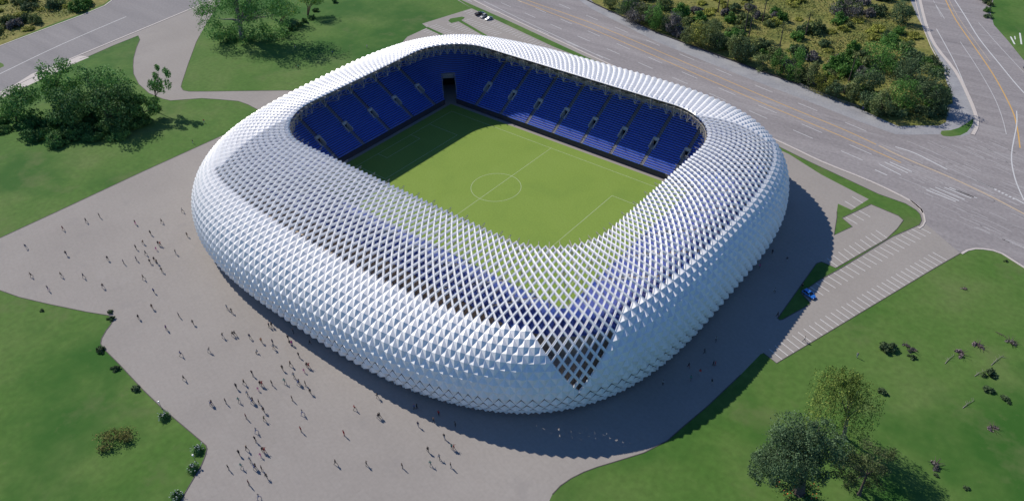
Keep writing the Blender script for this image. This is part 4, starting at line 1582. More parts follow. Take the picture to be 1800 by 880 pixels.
me_d = [shrub_mesh('dark_bush_mesh', (1.6, 1.1, .8), 90+i, 10, 700, .35, M_sh2, fill=.15) for i in range(2)]
for i, (px, py, s, rz, lab) in enumerate([
        (194, 549, .9, .3, 'small dark bush on the upper tip of the lower left lawn'), (195, 562, 1.1, 1.0, 'dark bush at the upper corner of the lower left lawn'), (177, 616, 1.35, .1, 'flat dark bush where the lawn edge bends left'),
        (202, 650, 1.2, .8, 'ragged dark bush on the lawn edge between two flat ones'), (239, 684, 1.2, .5, 'dark bush on the lawn edge above the first flower clump'), (73, 546, .7, 0, 'tiny dark bush near the top of the lower left lawn'),
        (1560, 614, 2.2, 1.2, 'dense black-green bush on the right lawn above the weeping tree'), (1602, 629, 1.0, .2, 'small dark bush low on the right of the dense black-green bush'), (1550, 689, 1.2, .2, 'small dark bush just right of the weeping tree'),
        (1740, 660, 1.7, 1.3, 'dark bush with a bare branch beside it on the right lawn'), (1736, 686, 1.3, .6, 'dark bush below the bush with the bare branch'), (1769, 702, 1.2, 2.8, 'flat dark bush near the right edge of the lawn'),
        (1698, 858, .7, 1, 'tiny dark bush near the bottom right corner'), (1768, 460, .6, 1, 'tiny bush near the kerb at the top of the right lawn'), (1645, 835, .6, 0, 'tiny green bush below the twiggy plant at the lower right')]):
    put('dark_bush', me_d[i % 2], G(px, py), s*.85, rz, lab, 'bush', 'small dark bushes on the lawns')

me_t = []
for i, mm in enumerate((M_sh4, M_pflow)):
    mb = MB()
    crown(mb, (1.1, .9, .6), 95+i, 8, 260, .3, .1, low=-.1)
    rr = random.Random(i)
    for k in range(8):
        a = rr.uniform(0, 6.28)
        mb.tube([(0, 0, 0), (math.cos(a)*.7, math.sin(a)*.7, .6), (math.cos(a)*1.3, math.sin(a)*1.3, .8)], [.06, .04, .02], 4, 1)
    zm = 0
    mb.v = [(v[0], v[1], max(v[2], 0)) for v in mb.v]
    me_t.append(mb.mesh('twiggy_plant_mesh', [mm, M_bark]))
for i, (px, py, s, k, lab) in enumerate([
        (1592, 607, 1.0, 0, 'small brown twiggy plant beside the dense black-green bush'), (1602, 616, 1.3, 0, 'grey twiggy plant right of the dense black-green bush'), (1686, 622, 1.5, 1, 'pale pinkish twiggy plant in the middle of the right lawn'),
        (1719, 608, 1.4, 1, 'pinkish plant with a trailing dark stem on the right lawn'), (1745, 753, 1.2, 1, 'pale pink flowering plant at the lower right of the lawn'), (1643, 818, 1.5, 0, 'dark twiggy plant at the lower right of the lawn'),
        (1776, 602, 1.4, 0, 'grey twiggy plant at the upper right edge of the lawn'), (1694, 507, .8, 1, 'tiny pale plant alone high on the right lawn')]):
    put('twiggy_plant', me_t[k], G(px, py), s, i, lab, 'plant', 'twiggy plants on the right lawn')


def branch(px0, py0, px1, py1, lab, seed, m=None):
    a, b = G(px0, py0), G(px1, py1)
    mb = MB()
    rr = random.Random(seed)
    d = b-a
    L_ = d.length
    t = d.normalized()
    n_ = Vector((-t.y, t.x, 0))
    mb.tube([(0, 0, .08), tuple(t*L_*.5+n_*.2+Vector((0, 0, .3))), tuple(t*L_+Vector((0, 0, .12)))], [.08, .06, .02], 5)
    for k in range(7):
        q = t*L_*rr.uniform(.2, .95)+Vector((0, 0, .2))
        e = q+t*rr.uniform(.3, .9)+n_*rr.choice((-1, 1))*rr.uniform(.4, 1.0)+Vector((0, 0, rr.uniform(-.1, .4)))
        mb.tube([q, e], [.035, .015], 4)
    o = mb.build('fallen_branch', m or M_pale_bark)
    o.location = a
    return tag(o, lab, 'branch', 'fallen branches on the right lawn')


branch(1742, 642, 1764, 624, 'thin pale branched stick above the dark bush on the right lawn', 1)
branch(1713, 661, 1730, 652, 'short pale stick left of the dark bush on the right lawn', 2)
branch(1692, 717, 1712, 704, 'thin pale branched stick low in the middle of the right lawn', 3)
branch(1661, 639, 1677, 624, 'thin pale stick below the pinkish twiggy plant', 4)
branch(1750, 583, 1772, 596, 'dark bent branch at the upper right edge of the lawn', 5, M_bark)
branch(1778, 597, 1791, 607, 'dark short branch at the far right edge of the lawn', 6, M_bark)
branch(1718, 606, 1729, 617, 'brown short branch trailing from the pinkish plant', 7, M_bark)

# orange flower ring at the foot of the dark tree
rng = np.random.default_rng(5)
B = G(1404, 868)
an = rng.uniform(0, 2*PI, 420)
rd = rng.uniform(1.2, 7.0, 420)
fm = MB()
P_ = np.c_[B.x+np.cos(an)*rd, B.y+np.sin(an)*rd*.8, rng.uniform(.1, .6, 420)]
leaves(fm, P_, np.tile([0, 0, 1.0], (420, 1)), .5, rng, 0)
P_ = P_[rng.random(420) < .22]+np.array([0, 0, .18])
leaves(fm, P_, np.tile([0, 0, 1.0], (len(P_), 1)), .3, rng, 1, aspect=.9)
tag(fm.build('flower_bed', [M_deep, M_oflow]), 'low plants with scattered orange flowers ringing the dark tree trunk', 'flower bed', None, 'stuff')

# ================================================================ CARS, LAMPS, RAILING
def paint(name, col, rough=0.3, metal=0.2):
    m = plain(name, col, rough, metal, 0.6, var=0.04)
    m.node_tree.nodes['Principled BSDF'].inputs['Coat Weight'].default_value = 0.4
    return m


M_glass = plain('car_glass', (0.015, 0.017, 0.02), 0.12, 0.0, 0.7)
M_tyre = plain('tyre_rubber', (0.02, 0.02, 0.02), 0.9)
M_rim = plain('alloy_rim', (0.45, 0.40, 0.34), 0.35, 0.7)
M_lamp = plain('headlight_glass', (0.75, 0.77, 0.8), 0.15)
M_tail = plain('tail_light_red', (0.45, 0.02, 0.02), 0.25)
M_trim = plain('black_trim', (0.03, 0.03, 0.032), 0.6)


def car(loc, heading, pm, style, label):
    """x is forward; style: hatch, sedan, wagon or pickup"""
    t = empty('parked_car', loc, heading, label, 'car')
    L_, W_, zb, zt = {'hatch': (4.2, 1.8, .88, 1.50), 'sedan': (4.6, 1.82, .92, 1.45), 'wagon': (4.7, 1.9, 1.02, 1.75), 'pickup': (5.6, 2.0, 1.12, 1.88)}[style]
    hl, hw = L_/2, W_/2
    hood = zb-.10
    # lower body as a loft of cross sections
    st = [(-hl, .80, .45, zb-.16), (-hl+.12, .93, .32, zb-.02), (-hl+.7, 1.0, .26, zb), (0, 1.0, .25, zb), (hl-1.25, 1.0, .25, zb-.02), (hl-.9, .99, .26, hood), (hl-.30, .93, .28, hood-.10), (hl-.08, .84, .32, hood-.22), (hl, .72, .40, hood-.34)]
    body = MB()
    rings = []
    for x, wf, z0, z1 in st:
        w_ = hw*wf
        rings.append([(x, -w_*.92, z0), (x, -w_, z0+.18), (x, -w_, z1-.14), (x, -w_*.90, z1), (x, w_*.90, z1), (x, w_, z1-.14), (x, w_, z0+.18), (x, w_*.92, z0)])
    vs = [v for r in rings for v in r]
    fs = []
    for i in range(len(rings)-1):
        for k in range(8):
            fs.append((i*8+k, i*8+(k+1) % 8, (i+1)*8+(k+1) % 8, (i+1)*8+k))
    fs.append(tuple(range(8)))
    fs.append(tuple((len(rings)-1)*8+k for k in range(7, -1, -1)))
    body.add(vs, fs)
    # greenhouse: pillars, roof
    if style == 'pickup':
        b0, b1, r0, r1 = -.55, 1.15, -.40, .55
    elif style == 'sedan':
        b0, b1, r0, r1 = -1.75, .95, -1.05, .15
    else:
        b0, b1, r0, r1 = -hl+.15, .98, -hl+.62, .15
    wb, wt = hw*.88, hw*.68
    zc = zb-.02
    bot = [(b0, -wb, zc), (b1, -wb, zc), (b1, wb, zc), (b0, wb, zc)]
    top = [(r0, -wt, zt-.05), (r1, -wt, zt-.05), (r1, wt, zt-.05), (r0, wt, zt-.05)]
    body.add([(r0-.04, -wt*1.03, zt-.06), (r1+.04, -wt*1.03, zt-.06), (r1+.04, wt*1.03, zt-.06), (r0-.04, wt*1.03, zt-.06), (r0+.1, -wt*.85, zt), (r1-.1, -wt*.85, zt), (r1-.1, wt*.85, zt), (r0+.1, wt*.85, zt)],
             [(4, 5, 6, 7), (0, 1, 5, 4), (1, 2, 6, 5), (2, 3, 7, 6), (3, 0, 4, 7), (3, 2, 1, 0)])
    for a, b in zip(bot, top):
        body.tube([a, b], [.06, .05], 5)
    if style != 'pickup':
        for sy in (-1, 1):
            body.tube([((b0+b1)/2-.25, sy*wb, zc), ((r0+r1)/2-.2, sy*wt, zt-.05)], [.05, .04], 4)
    if style == 'pickup':     # open load bed with raised sides
        for sy in (-1, 1):
            body.box((-1.75, sy*hw*.93, zb+.09), 1.9, .1, .24)
        body.box((-2.72, 0, zb+.09), .1, W_*.86, .24)
    bo = body.build('body', pm, t)
    if style == 'pickup':
        bed = MB()
        bed.quad((-2.66, -hw*.86, zb+.012), (-.82, -hw*.86, zb+.012), (-.82, hw*.86, zb+.012), (-2.66, hw*.86, zb+.012))
        bed.build('load_bed', M_trim, t)
    def pane(nm, a, b, c, d, k=.97):
        ctr = (Vector(a)+Vector(b)+Vector(c)+Vector(d))/4
        q = [ctr+(Vector(v)-ctr)*k for v in (a, b, c, d)]
        MB().quad(*q).build(nm, M_glass, t)
    pane('windscreen', bot[1], bot[2], top[2], top[1])
    pane('rear_window', bot[3], bot[0], top[0], top[3])
    pane('side_window', bot[0], bot[1], top[1], top[0])
    pane('side_window', bot[2], bot[3], top[3], top[2])
    for sx, wx in ((1, hl-.85), (-1, -hl+.85)):
        for sy in (-1, 1):
            wh = empty('wheel', (0, 0, 0))
            wh.parent = t
            r_ = .34 if style in ('hatch', 'sedan') else .40
            y0 = sy*(hw-.20)
            ty = MB()
            ty.tube([(wx, y0, r_), (wx, y0+sy*.03, r_), (wx, y0+sy*.20, r_), (wx, y0+sy*.225, r_)], [r_*.9, r_, r_, r_*.86], 18)
            ty.build('tyre', M_tyre, wh)
            rm = MB()
            rm.tube([(wx, y0+sy*.20, r_), (wx, y0+sy*.235, r_)], [r_*.62, r_*.58], 14)
            rm.build('rim', M_rim, wh)
    for sy in (-1, 1):
        hlm = MB()
        hlm.box((hl-.10, sy*hw*.60, hood-.27), .14, .34, .15, sy*-.35)
        hlm.build('headlight', M_lamp, t)
        tlm = MB()
        tlm.box((-hl+.05, sy*hw*.72, zb-.24), .12, .28, .18, sy*.3)
        tlm.build('tail_light', M_tail, t)
        mi = MB()
        mi.tube([(b1-.25, sy*hw*.92, zb+.06), (b1-.25, sy*(hw+.06), zb+.12)], .035, 4)
        mi.box((b1-.27, sy*(hw+.13), zb+.15), .12, .2, .14)
        mi.build('wing_mirror', pm, t)
    gr = MB()
    gr.box((hl-.01, 0, hood-.42), .06, W_*.42, .16)
    gr.build('grille', M_trim, t)
    return t


def place_car(tail, nose, pm, style, label):
    a, b = G(*tail), G(*nose)
    h = math.atan2(b.y-a.y, b.x-a.x)
    c = (a+b)/2
    return car((c.x, c.y, 0.03), h, pm, style, label)


place_car((1412, 512.5), (1431, 525.5), paint('blue_paint', (0.035, 0.20, 0.62)), 'hatch', 'bright blue hatchback parked at the grass verge in the stadium shadow')
place_car((835.5, 28.6), (851, 24.2), paint('black_paint', (0.010, 0.011, 0.022)), 'pickup', 'black pickup truck at the left of three cars parked behind the stadium')
place_car((856, 27.8), (844.5, 33.4), paint('white_paint', (0.42, 0.41, 0.38)), 'wagon', 'cream white car parked in the middle of the three behind the stadium')
place_car((865, 32.6), (854, 36.6), paint('silver_paint', (0.42, 0.44, 0.47), .3, .5), 'sedan', 'silver car parked at the right of the three behind the stadium')
place_car((1808, 134), (1799, 112), paint('navy_paint', (0.02, 0.03, 0.09)), 'wagon', 'dark navy car on the second road cut by the right photo edge')

# small lamp posts at the lawn edge
M_pole = plain('grey_pole', (0.22, 0.22, 0.23), .5, .4)
for (px, py, lab) in ((285, 718, 'small lamp post above the uppermost flower clump on the lawn edge'), (345, 812, 'small lamp post between the two middle flower clumps on the lawn edge')):
    t = empty('lamp_post', G(px, py), 0, lab, 'lamp post', 'lamp posts on the lower left lawn edge')
    mb = MB()
    mb.tube([(0, 0, 0), (0, 0, .25), (0, 0, .3), (0, 0, 2.6)], [.13, .13, .06, .05], 8)
    mb.build('pole', M_pole, t)
    hd = MB()
    hd.tube([(0, 0, 2.55), (0, 0, 2.65), (0, 0, 2.95), (0, 0, 3.05)], [.10, .22, .24, .12], 10)
    hd.build('lamp_head', plain('lamp_globe', (.75, .75, .72), .3), t)

# low dark wall and railing at the foot of the scrub
wl_ = MB()
ribbon(wl_, [G(x, y) for x, y in ((1022, -4), (1049, 9.5), (1155, 58.5), (1244, 91.5), (1333, 124.5), (1405, 150))], .35, .02, .55)
tag(wl_.build('low_wall', plain('dark_wall', (0.05, 0.045, 0.045), .95, var=.2)), 'long low dark wall between the pavement and the scrub', 'wall')
ra = empty('railing', G(1405, 150), 0, 'low metal railing at the foot of the scrub near the junction', 'railing')
a0 = G(1405, 150)
P_ = [G(x, y)-a0 for x, y in ((1405, 150), (1431, 163), (1470, 177), (1511, 191))]
rl, po = MB(), MB()
for z in (.35, .7, 1.05):
    rl.tube([p+Vector((0, 0, z)) for p in P_], .05, 5)
rl.build('rail', M_pole, ra)
for a, b in zip(P_[:-1], P_[1:]):
    n = max(2, int((b-a).length/2.2))
    for k in range(n):
        p = a.lerp(b, k/n)
        MB().tube([p, p+Vector((0, 0, 1.12))], .06, 5).build('post', M_pole, ra)
t = empty('utility_post', G(1515, 197), 0, 'short dark post with added navy box for its shadow where the railing ends', 'post')
MB().tube([(0, 0, 0), (0, 0, 2.4)], .12, 6).build('pole', M_trim, t)
MB().box((0, 0, 1.9), .9, .5, .9).build('shadow_box', plain('post_shadow_navy', (.03, .035, .09), .6), t)  # navy box added in place of the post's dark shadow

# ================================================================ PEOPLE
M_skin = plain('skin', (0.42, 0.26, 0.19), .6)


def person_mesh(name, pose):
    """one skinned body; polygons get slots 0 skin, 1 hair, 2 top, 3 trousers, 4 shoes. Faces +x."""
    J = {'pelvis': (0, 0, .95), 'waist': (0, 0, 1.08), 'chest': (.01, 0, 1.32), 'neck': (.01, 0, 1.48), 'chin': (.03, 0, 1.56), 'head': (.03, 0, 1.66), 'crown': (.01, 0, 1.75)}
    for s, n in ((1, 'l'), (-1, 'r')):
        st = pose['stride']*s
        bd = pose.get('bend', 0)
        J['hip_'+n] = (0, .10*s, .92)
        J['knee_'+n] = (st*.22+.05*abs(pose['stride']), .11*s, .50)
        J['ankle_'+n] = (st*.42-(.12 if st < 0 else 0), .11*s, .09+(.06 if st < -.5 else 0))
        J['toe_'+n] = (st*.42+.17-(.12 if st < 0 else 0), .13*s, .04)
        J['shoulder_'+n] = (.0, .19*s, 1.42)
        ar = pose['arms'][0 if s > 0 else 1]     # (elbow offset, wrist offset) from the shoulder
        J['elbow_'+n] = (ar[0][0], .19*s+ar[0][1]*s, 1.42+ar[0][2])
        J['wrist_'+n] = (ar[1][0], .19*s+ar[1][1]*s, 1.42+ar[1][2])
    if pose.get('sit'):
        for n, s in (('l', 1), ('r', -1)):
            J['knee_'+n] = (.42, .15*s, .50)
            J['ankle_'+n] = (.36, .16*s, .09)
            J['toe_'+n] = (.54, .18*s, .04)
        for k in list(J):
            if k.split('_')[0] in ('pelvis', 'waist', 'chest', 'neck', 'chin', 'head', 'crown', 'hip', 'shoulder', 'elbow', 'wrist'):
                v = J[k]
                J[k] = (v[0], v[1], v[2]-.42)
    if pose.get('bend'):
        a = pose['bend']
        ca, sa = math.cos(a), math.sin(a)
        for k in list(J):
            if k.split('_')[0] in ('waist', 'chest', 'neck', 'chin', 'head', 'crown', 'shoulder', 'elbow', 'wrist'):
                x, y, z = J[k]
                z -= .95
                J[k] = (x*ca+z*sa, y, .95-x*sa+z*ca)
    R = {'pelvis': .145, 'waist': .125, 'chest': .15, 'neck': .058, 'chin': .075, 'head': .105, 'crown': .07, 'hip': .10, 'knee': .062, 'ankle': .045, 'toe': .038, 'shoulder': .072, 'elbow': .046, 'wrist': .034}
    names = list(J)
    idx = {n: i for i, n in enumerate(names)}
    E = [('pelvis', 'waist'), ('waist', 'chest'), ('chest', 'neck'), ('neck', 'chin'), ('chin', 'head'), ('head', 'crown')]
    for n in 'lr':
        E += [('pelvis', 'hip_'+n), ('hip_'+n, 'knee_'+n), ('knee_'+n, 'ankle_'+n), ('ankle_'+n, 'toe_'+n), ('chest', 'shoulder_'+n), ('shoulder_'+n, 'elbow_'+n), ('elbow_'+n, 'wrist_'+n)]
    me = bpy.data.meshes.new(name+'_skeleton')
    me.from_pydata([J[n] for n in names], [(idx[a], idx[b]) for a, b in E], [])
    ob = bpy.data.objects.new(name+'_skeleton', me)
    C.objects.link(ob)
    sk = ob.modifiers.new('skin', 'SKIN')
    sk.use_smooth_shade = True
    lay = me.skin_vertices[0]
    for n in names:
        r_ = R[n.split('_')[0]]
        wide = 1.25 if n in ('chest', 'pelvis', 'waist') else 1.0
        lay.data[idx[n]].radius = (r_*wide, r_*(.85 if wide > 1 else 1))
        lay.data[idx[n]].use_root = n == 'pelvis'
    sb = ob.modifiers.new('sub', 'SUBSURF')
    sb.levels = 1
    sb.render_levels = 1
    dg = bpy.context.evaluated_depsgraph_get()
    ev = ob.evaluated_get(dg)
    out = bpy.data.meshes.new_from_object(ev)
    bpy.data.objects.remove(ob)
    mb = MB()
    mb.v = [tuple(v.co) for v in out.vertices]
    mb.f = [tuple(p.vertices) for p in out.polygons]
    bpy.data.meshes.remove(out)
    seg = {}
    lab = {'pelvis': 3, 'hip': 3, 'knee': 3, 'ankle': 3, 'toe': 4, 'waist': 2, 'chest': 2, 'neck': 0, 'chin': 0, 'head': 0, 'crown': 1, 'shoulder': 2, 'elbow': 2, 'wrist': 0}
    hd, cr = Vector(J['head']), Vector(J['crown'])
    up = (cr-Vector(J['neck'])).normalized()
    for f in mb.f:
        c = sum((Vector(mb.v[i]) for i in f), Vector())/len(f)
        best, bl = 9, 0
        for a, b in E:
            A, B_ = Vector(J[a]), Vector(J[b])
            d = B_-A
            t_ = max(0, min(1, (c-A).dot(d)/d.length_squared))
            q = (c-(A+d*t_)).length-.5*(R[a.split('_')[0]]*(1-t_)+R[b.split('_')[0]]*t_)
            if q < best:
                best = q
                n = a if t_ < .5 else b
                bl = lab[n.split('_')[0]]
                if a.startswith('hip') or (a == 'pelvis' and b.startswith('hip')):
                    bl = 3
                if a == 'pelvis' and b == 'waist':
                    bl = 3 if t_ < .3 else 2
                if a.startswith('elbow'):
                    bl = 2 if (pose.get('long', True) and t_ < .85) else 0
        if bl in (0, 1) and (c-hd).length < .2 and (c-hd).dot(up) > -.12:
            bl = 1 if ((c-hd).dot(up) > .045 or (c.x-hd.x) < -.025) else 0
        mb.m.append(bl)
    # face: nose, eyes, mouth, ears
    fx = J['head'][0]+.098
    hz, hy = J['head'][2], 0
    if not pose.get('bend'):
        mb.add([(fx, -.015, hz-.02), (fx, .015, hz-.02), (fx+.028, 0, hz-.03), (fx-.005, 0, hz+.03)], [(0, 1, 2), (1, 3, 2), (3, 0, 2)], 0)
        for s in (-1, 1):
            mb.box((fx-.012, .035*s, hz+.012), .012, .022, .012, 0, 1)
            mb.box((J['head'][0], .104*s, hz-.005), .04, .016, .055, 0, 0)
        mb.box((fx-.02, 0, hz-.062), .014, .042, .01, 0, 4)
    # hands: palm, four unequal curled fingers and a thumb
    for n, s in (('l', 1), ('r', -1)):
        w_ = Vector(J['wrist_'+n])
        d = (w_-Vector(J['elbow_'+n])).normalized()
        side = d.cross(Vector((0, 1, 0)))
        side = side.normalized() if side.length > .1 else Vector((1, 0, 0))
        curl = d.cross(side).normalized()*(-s)
        mb.tube([w_-d*.02, w_+d*.03, w_+d*.095], [.028, .042, .036], 6, 0)
        for q, L_ in enumerate((.068, .078, .072, .055)):
            b0 = w_+d*.09+side*(.028-.019*q)
            mb.tube([b0, b0+d*L_*.5+curl*.008, b0+d*L_*.85+curl*.035], [.010, .009, .006], 4, 0)
        b0 = w_+d*.03+side*.032
        mb.tube([b0, b0+side*.03+d*.03, b0+side*.035+d*.065+curl*.01], [.012, .010, .007], 4, 0)
    return mb.mesh(name, [M_skin]*5)


down = ((.02, .04, -.29), (.06, .05, -.55))
fwd = ((.12, .03, -.26), (.30, .02, -.46))
back = ((-.14, .04, -.26), (-.20, .04, -.52))
up_ = ((.10, .12, -.18), (.30, .10, .08))
POSES = {
    'stand': dict(stride=.12, arms=(down, down)),
    'walk': dict(stride=.75, arms=(back, fwd)),
    'stride': dict(stride=.85, arms=(fwd, back)),
    'phone': dict(stride=.2, arms=(((.08, .05, -.28), (.30, -.05, -.22)), down)),
    'reach': dict(stride=.35, arms=(up_, down), long=False),
    'bend': dict(stride=.45, arms=(fwd, fwd), bend=.55),
    'sit': dict(stride=0, arms=(fwd, fwd), sit=True),
    'short': dict(stride=.6, arms=(fwd, down), long=False),
}
PM = {k: person_mesh('person_'+k, v) for k, v in POSES.items()}
COL = {'black': (.012, .012, .014), 'white': (.36, .36, .36), 'red': (.48, .03, .03), 'blue': (.03, .08, .28), 'navy': (.02, .03, .09), 'pink': (.65, .06, .32), 'teal': (.05, .30, .24), 'grey': (.10, .105, .115), 'tan': (.25, .17, .11),
       'orange': (.62, .22, .05), 'brown': (.13, .07, .045), 'maroon': (.20, .03, .04), 'dark': (.028, .027, .032), 'olive': (.12, .13, .05), 'purple': (.22, .08, .26), 'cream': (.32, .27, .21), 'green': (.06, .24, .12), 'denim': (.05, .08, .16)}
CM = {k: plain('cloth_'+k, v, .85, var=.12) for k, v in COL.items()}
HAIR = {'b': plain('black_hair', (.012, .010, .009), .7), 'n': plain('brown_hair', (.06, .035, .02), .7), 'o': plain('fair_hair', (.45, .25, .11), .7), 'r': plain('red_cap', (.45, .04, .03), .7)}
A0 = lambda x, y: (x*.34091, y*.34091)
A1 = lambda x, y: (x*.34091, 280+y*.34091)
A2 = lambda x, y: (x*.34091, 580+y*.34091)
A3 = lambda x, y: (600+x*.34091, 580+y*.34091)
A4 = lambda x, y: (1200+x*.34091, 580+y*.34091)
A5 = lambda x, y: (1200+x*.34091, 280+y*.34091)
PEOPLE = []      # (map, x, y, top, bottom, hair, pose, heading deg, scale)
def add(mp, *rows):
    for r in rows:
        PEOPLE.append((mp(r[0], r[1]), *r[2:]))
add(A1, (328, 365, 'maroon', 'maroon', 'n', 'walk', 30), (447, 325, 'dark', 'dark', 'b', 'walk', 200), (516, 300, 'dark', 'dark', 'b', 'stand', 90), (700, 335, 'dark', 'pink', 'b', 'stand', 40), (779, 388, 'dark', 'dark', 'b', 'stand', 300), (738, 435, 'brown', 'dark', 'b', 'bend', 20),
    (703, 463, 'dark', 'dark', 'b', 'phone', 110), (754, 492, 'grey', 'dark', 'b', 'walk', 210), (706, 522, 'navy', 'navy', 'b', 'stand', 60), (776, 535, 'dark', 'dark', 'n', 'walk', 320), (798, 524, 'dark', 'brown', 'b', 'stand', 10), (140, 460, 'navy', 'white', 'b', 'bend', 200),
    (345, 495, 'dark', 'navy', 'b', 'walk', 150), (558, 520, 'dark', 'dark', 'b', 'stride', 180), (640, 538, 'navy', 'dark', 'b', 'stand', 80), (164, 605, 'brown', 'dark', 'n', 'walk', 260), (320, 605, 'tan', 'grey', 'n', 'walk', 100), (434, 610, 'navy', 'dark', 'b', 'walk', 40),
    (252, 675, 'navy', 'purple', 'b', 'stride', 300), (534, 662, 'dark', 'navy', 'b', 'stride', 20), (743, 618, 'brown', 'dark', 'b', 'walk', 240), (788, 770, 'brown', 'tan', 'n', 'walk', 160), (717, 822, 'dark', 'dark', 'b', 'stand', 20),
    (943, 272, 'white', 'black', 'b', 'walk', 220), (836, 328, 'black', 'black', 'b', 'stride', 250), (967, 398, 'tan', 'cream', 'n', 'stand', 120), (819, 443, 'black', 'black', 'b', 'stand', 0), (830, 446, 'red', 'black', 'n', 'reach', 30), (807, 468, 'pink', 'pink', 'n', 'walk', 0, .72), (908, 488, 'black', 'white', 'b', 'phone', 60),
    (812, 538, 'tan', 'dark', 'n', 'stand', 200), (837, 580, 'black', 'black', 'b', 'walk', 300), (796, 687, 'blue', 'navy', 'b', 'stand', 120), (925, 812, 'navy', 'black', 'b', 'stand', 250), (998, 850, 'grey', 'tan', 'b', 'walk', 150), (860, 878, 'purple', 'black', 'n', 'stand', 40), (1173, 772, 'white', 'navy', 'b', 'stride', 300),
    (1196, 790, 'grey', 'black', 'b', 'walk', 300), (1389, 865, 'navy', 'black', 'r', 'stand', 40), (1403, 863, 'black', 'black', 'b', 'stand', 200))
add(A2, (1151, 38, 'dark', 'white', 'b', 'reach', 30), (1203, 30, 'black', 'black', 'b', 'stride', 20), (1213, 26, 'black', 'dark', 'b', 'walk', 20), (1293, 44, 'navy', 'cream', 'b', 'bend', 190), (1350, 63, 'orange', 'black', 'b', 'walk', 330), (1408, 72, 'navy', 'grey', 'b', 'phone', 100),
    (1413, 97, 'white', 'tan', 'n', 'reach', 200), (1329, 116, 'white', 'black', 'b', 'sit', 270), (1487, 48, 'dark', 'black', 'b', 'stride', 320), (1494, 70, 'black', 'black', 'b', 'sit', 10), (1507, 76, 'pink', 'purple', 'n', 'stand', 180), (1515, 18, 'black', 'black', 'r', 'stand', 250), (1600, 74, 'dark', 'black', 'n', 'walk', 200),
    (1542, 138, 'dark', 'black', 'b', 'stride', 310), (935, 131, 'blue', 'dark', 'b', 'walk', 70), (1078, 112, 'dark', 'white', 'b', 'bend', 40), (1500, 184, 'black', 'black', 'o', 'walk', 200), (1584, 190, 'black', 'black', 'b', 'stand', 0), (1594, 193, 'red', 'maroon', 'n', 'reach', 20), (1569, 216, 'pink', 'pink', 'n', 'walk', 300, .72),
    (1458, 205, 'black', 'black', 'b', 'stride', 150), (1517, 243, 'white', 'black', 'b', 'walk', 120), (1303, 232, 'dark', 'black', 'b', 'stride', 310), (1261, 278, 'black', 'black', 'o', 'walk', 200), (1344, 284, 'black', 'black', 'b', 'stand', 0), (1354, 286, 'red', 'maroon', 'n', 'reach', 20), (1332, 310, 'pink', 'pink', 'n', 'walk', 300, .72),
    (1404, 283, 'black', 'grey', 'b', 'stand', 90), (1470, 273, 'teal', 'grey', 'b', 'walk', 100), (1538, 281, 'blue', 'white', 'b', 'bend', 30), (1544, 276, 'black', 'dark', 'b', 'stand', 200), (1577, 286, 'black', 'tan', 'b', 'stand', 60), (1602, 326, 'black', 'black', 'b', 'walk', 150), (1220, 299, 'black', 'black', 'b', 'stride', 150),
    (1278, 336, 'white', 'dark', 'b', 'walk', 120), (951, 256, 'black', 'black', 'b', 'walk', 30), (1088, 386, 'blue', 'grey', 'b', 'bend', 20), (1094, 383, 'black', 'black', 'b', 'reach', 200), (1166, 376, 'black', 'grey', 'b', 'stand', 90), (1233, 369, 'teal', 'grey', 'b', 'walk', 100), (1300, 376, 'blue', 'white', 'b', 'bend', 30), (1306, 371, 'black', 'dark', 'b', 'stand', 200),
    (1338, 381, 'black', 'tan', 'b', 'stand', 60), (1362, 421, 'black', 'black', 'b', 'walk', 150), (1508, 361, 'brown', 'dark', 'n', 'stand', 80), (1271, 454, 'maroon', 'dark', 'n', 'stand', 80), (1365, 466, 'olive', 'tan', 'n', 'reach', 30), (1561, 434, 'white', 'blue', 'b', 'stride', 250), (1553, 521, 'red', 'brown', 'n', 'stand', 90),
    (1323, 526, 'white', 'blue', 'b', 'stride', 250), (1318, 571, 'dark', 'black', 'b', 'stride', 310), (1275, 618, 'black', 'black', 'o', 'walk', 200), (1234, 641, 'black', 'black', 'b', 'stride', 150), (1357, 625, 'black', 'black', 'b', 'stand', 0), (1368, 629, 'red', 'maroon', 'n', 'reach', 20), (1345, 651, 'pink', 'pink', 'n', 'walk', 300, .72),
    (1292, 676, 'white', 'dark', 'b', 'walk', 120), (1180, 717, 'black', 'grey', 'b', 'stand', 90), (1247, 709, 'teal', 'grey', 'b', 'walk', 100), (1313, 716, 'blue', 'white', 'b', 'bend', 30), (1320, 711, 'black', 'dark', 'b', 'stand', 200), (1352, 722, 'black', 'tan', 'b', 'stand', 60), (1377, 761, 'black', 'black', 'b', 'walk', 150),
    (1285, 796, 'maroon', 'dark', 'n', 'stand', 80), (1337, 867, 'white', 'blue', 'b', 'stride', 250), (1732, 691, 'dark', 'black', 'b', 'walk', 200))
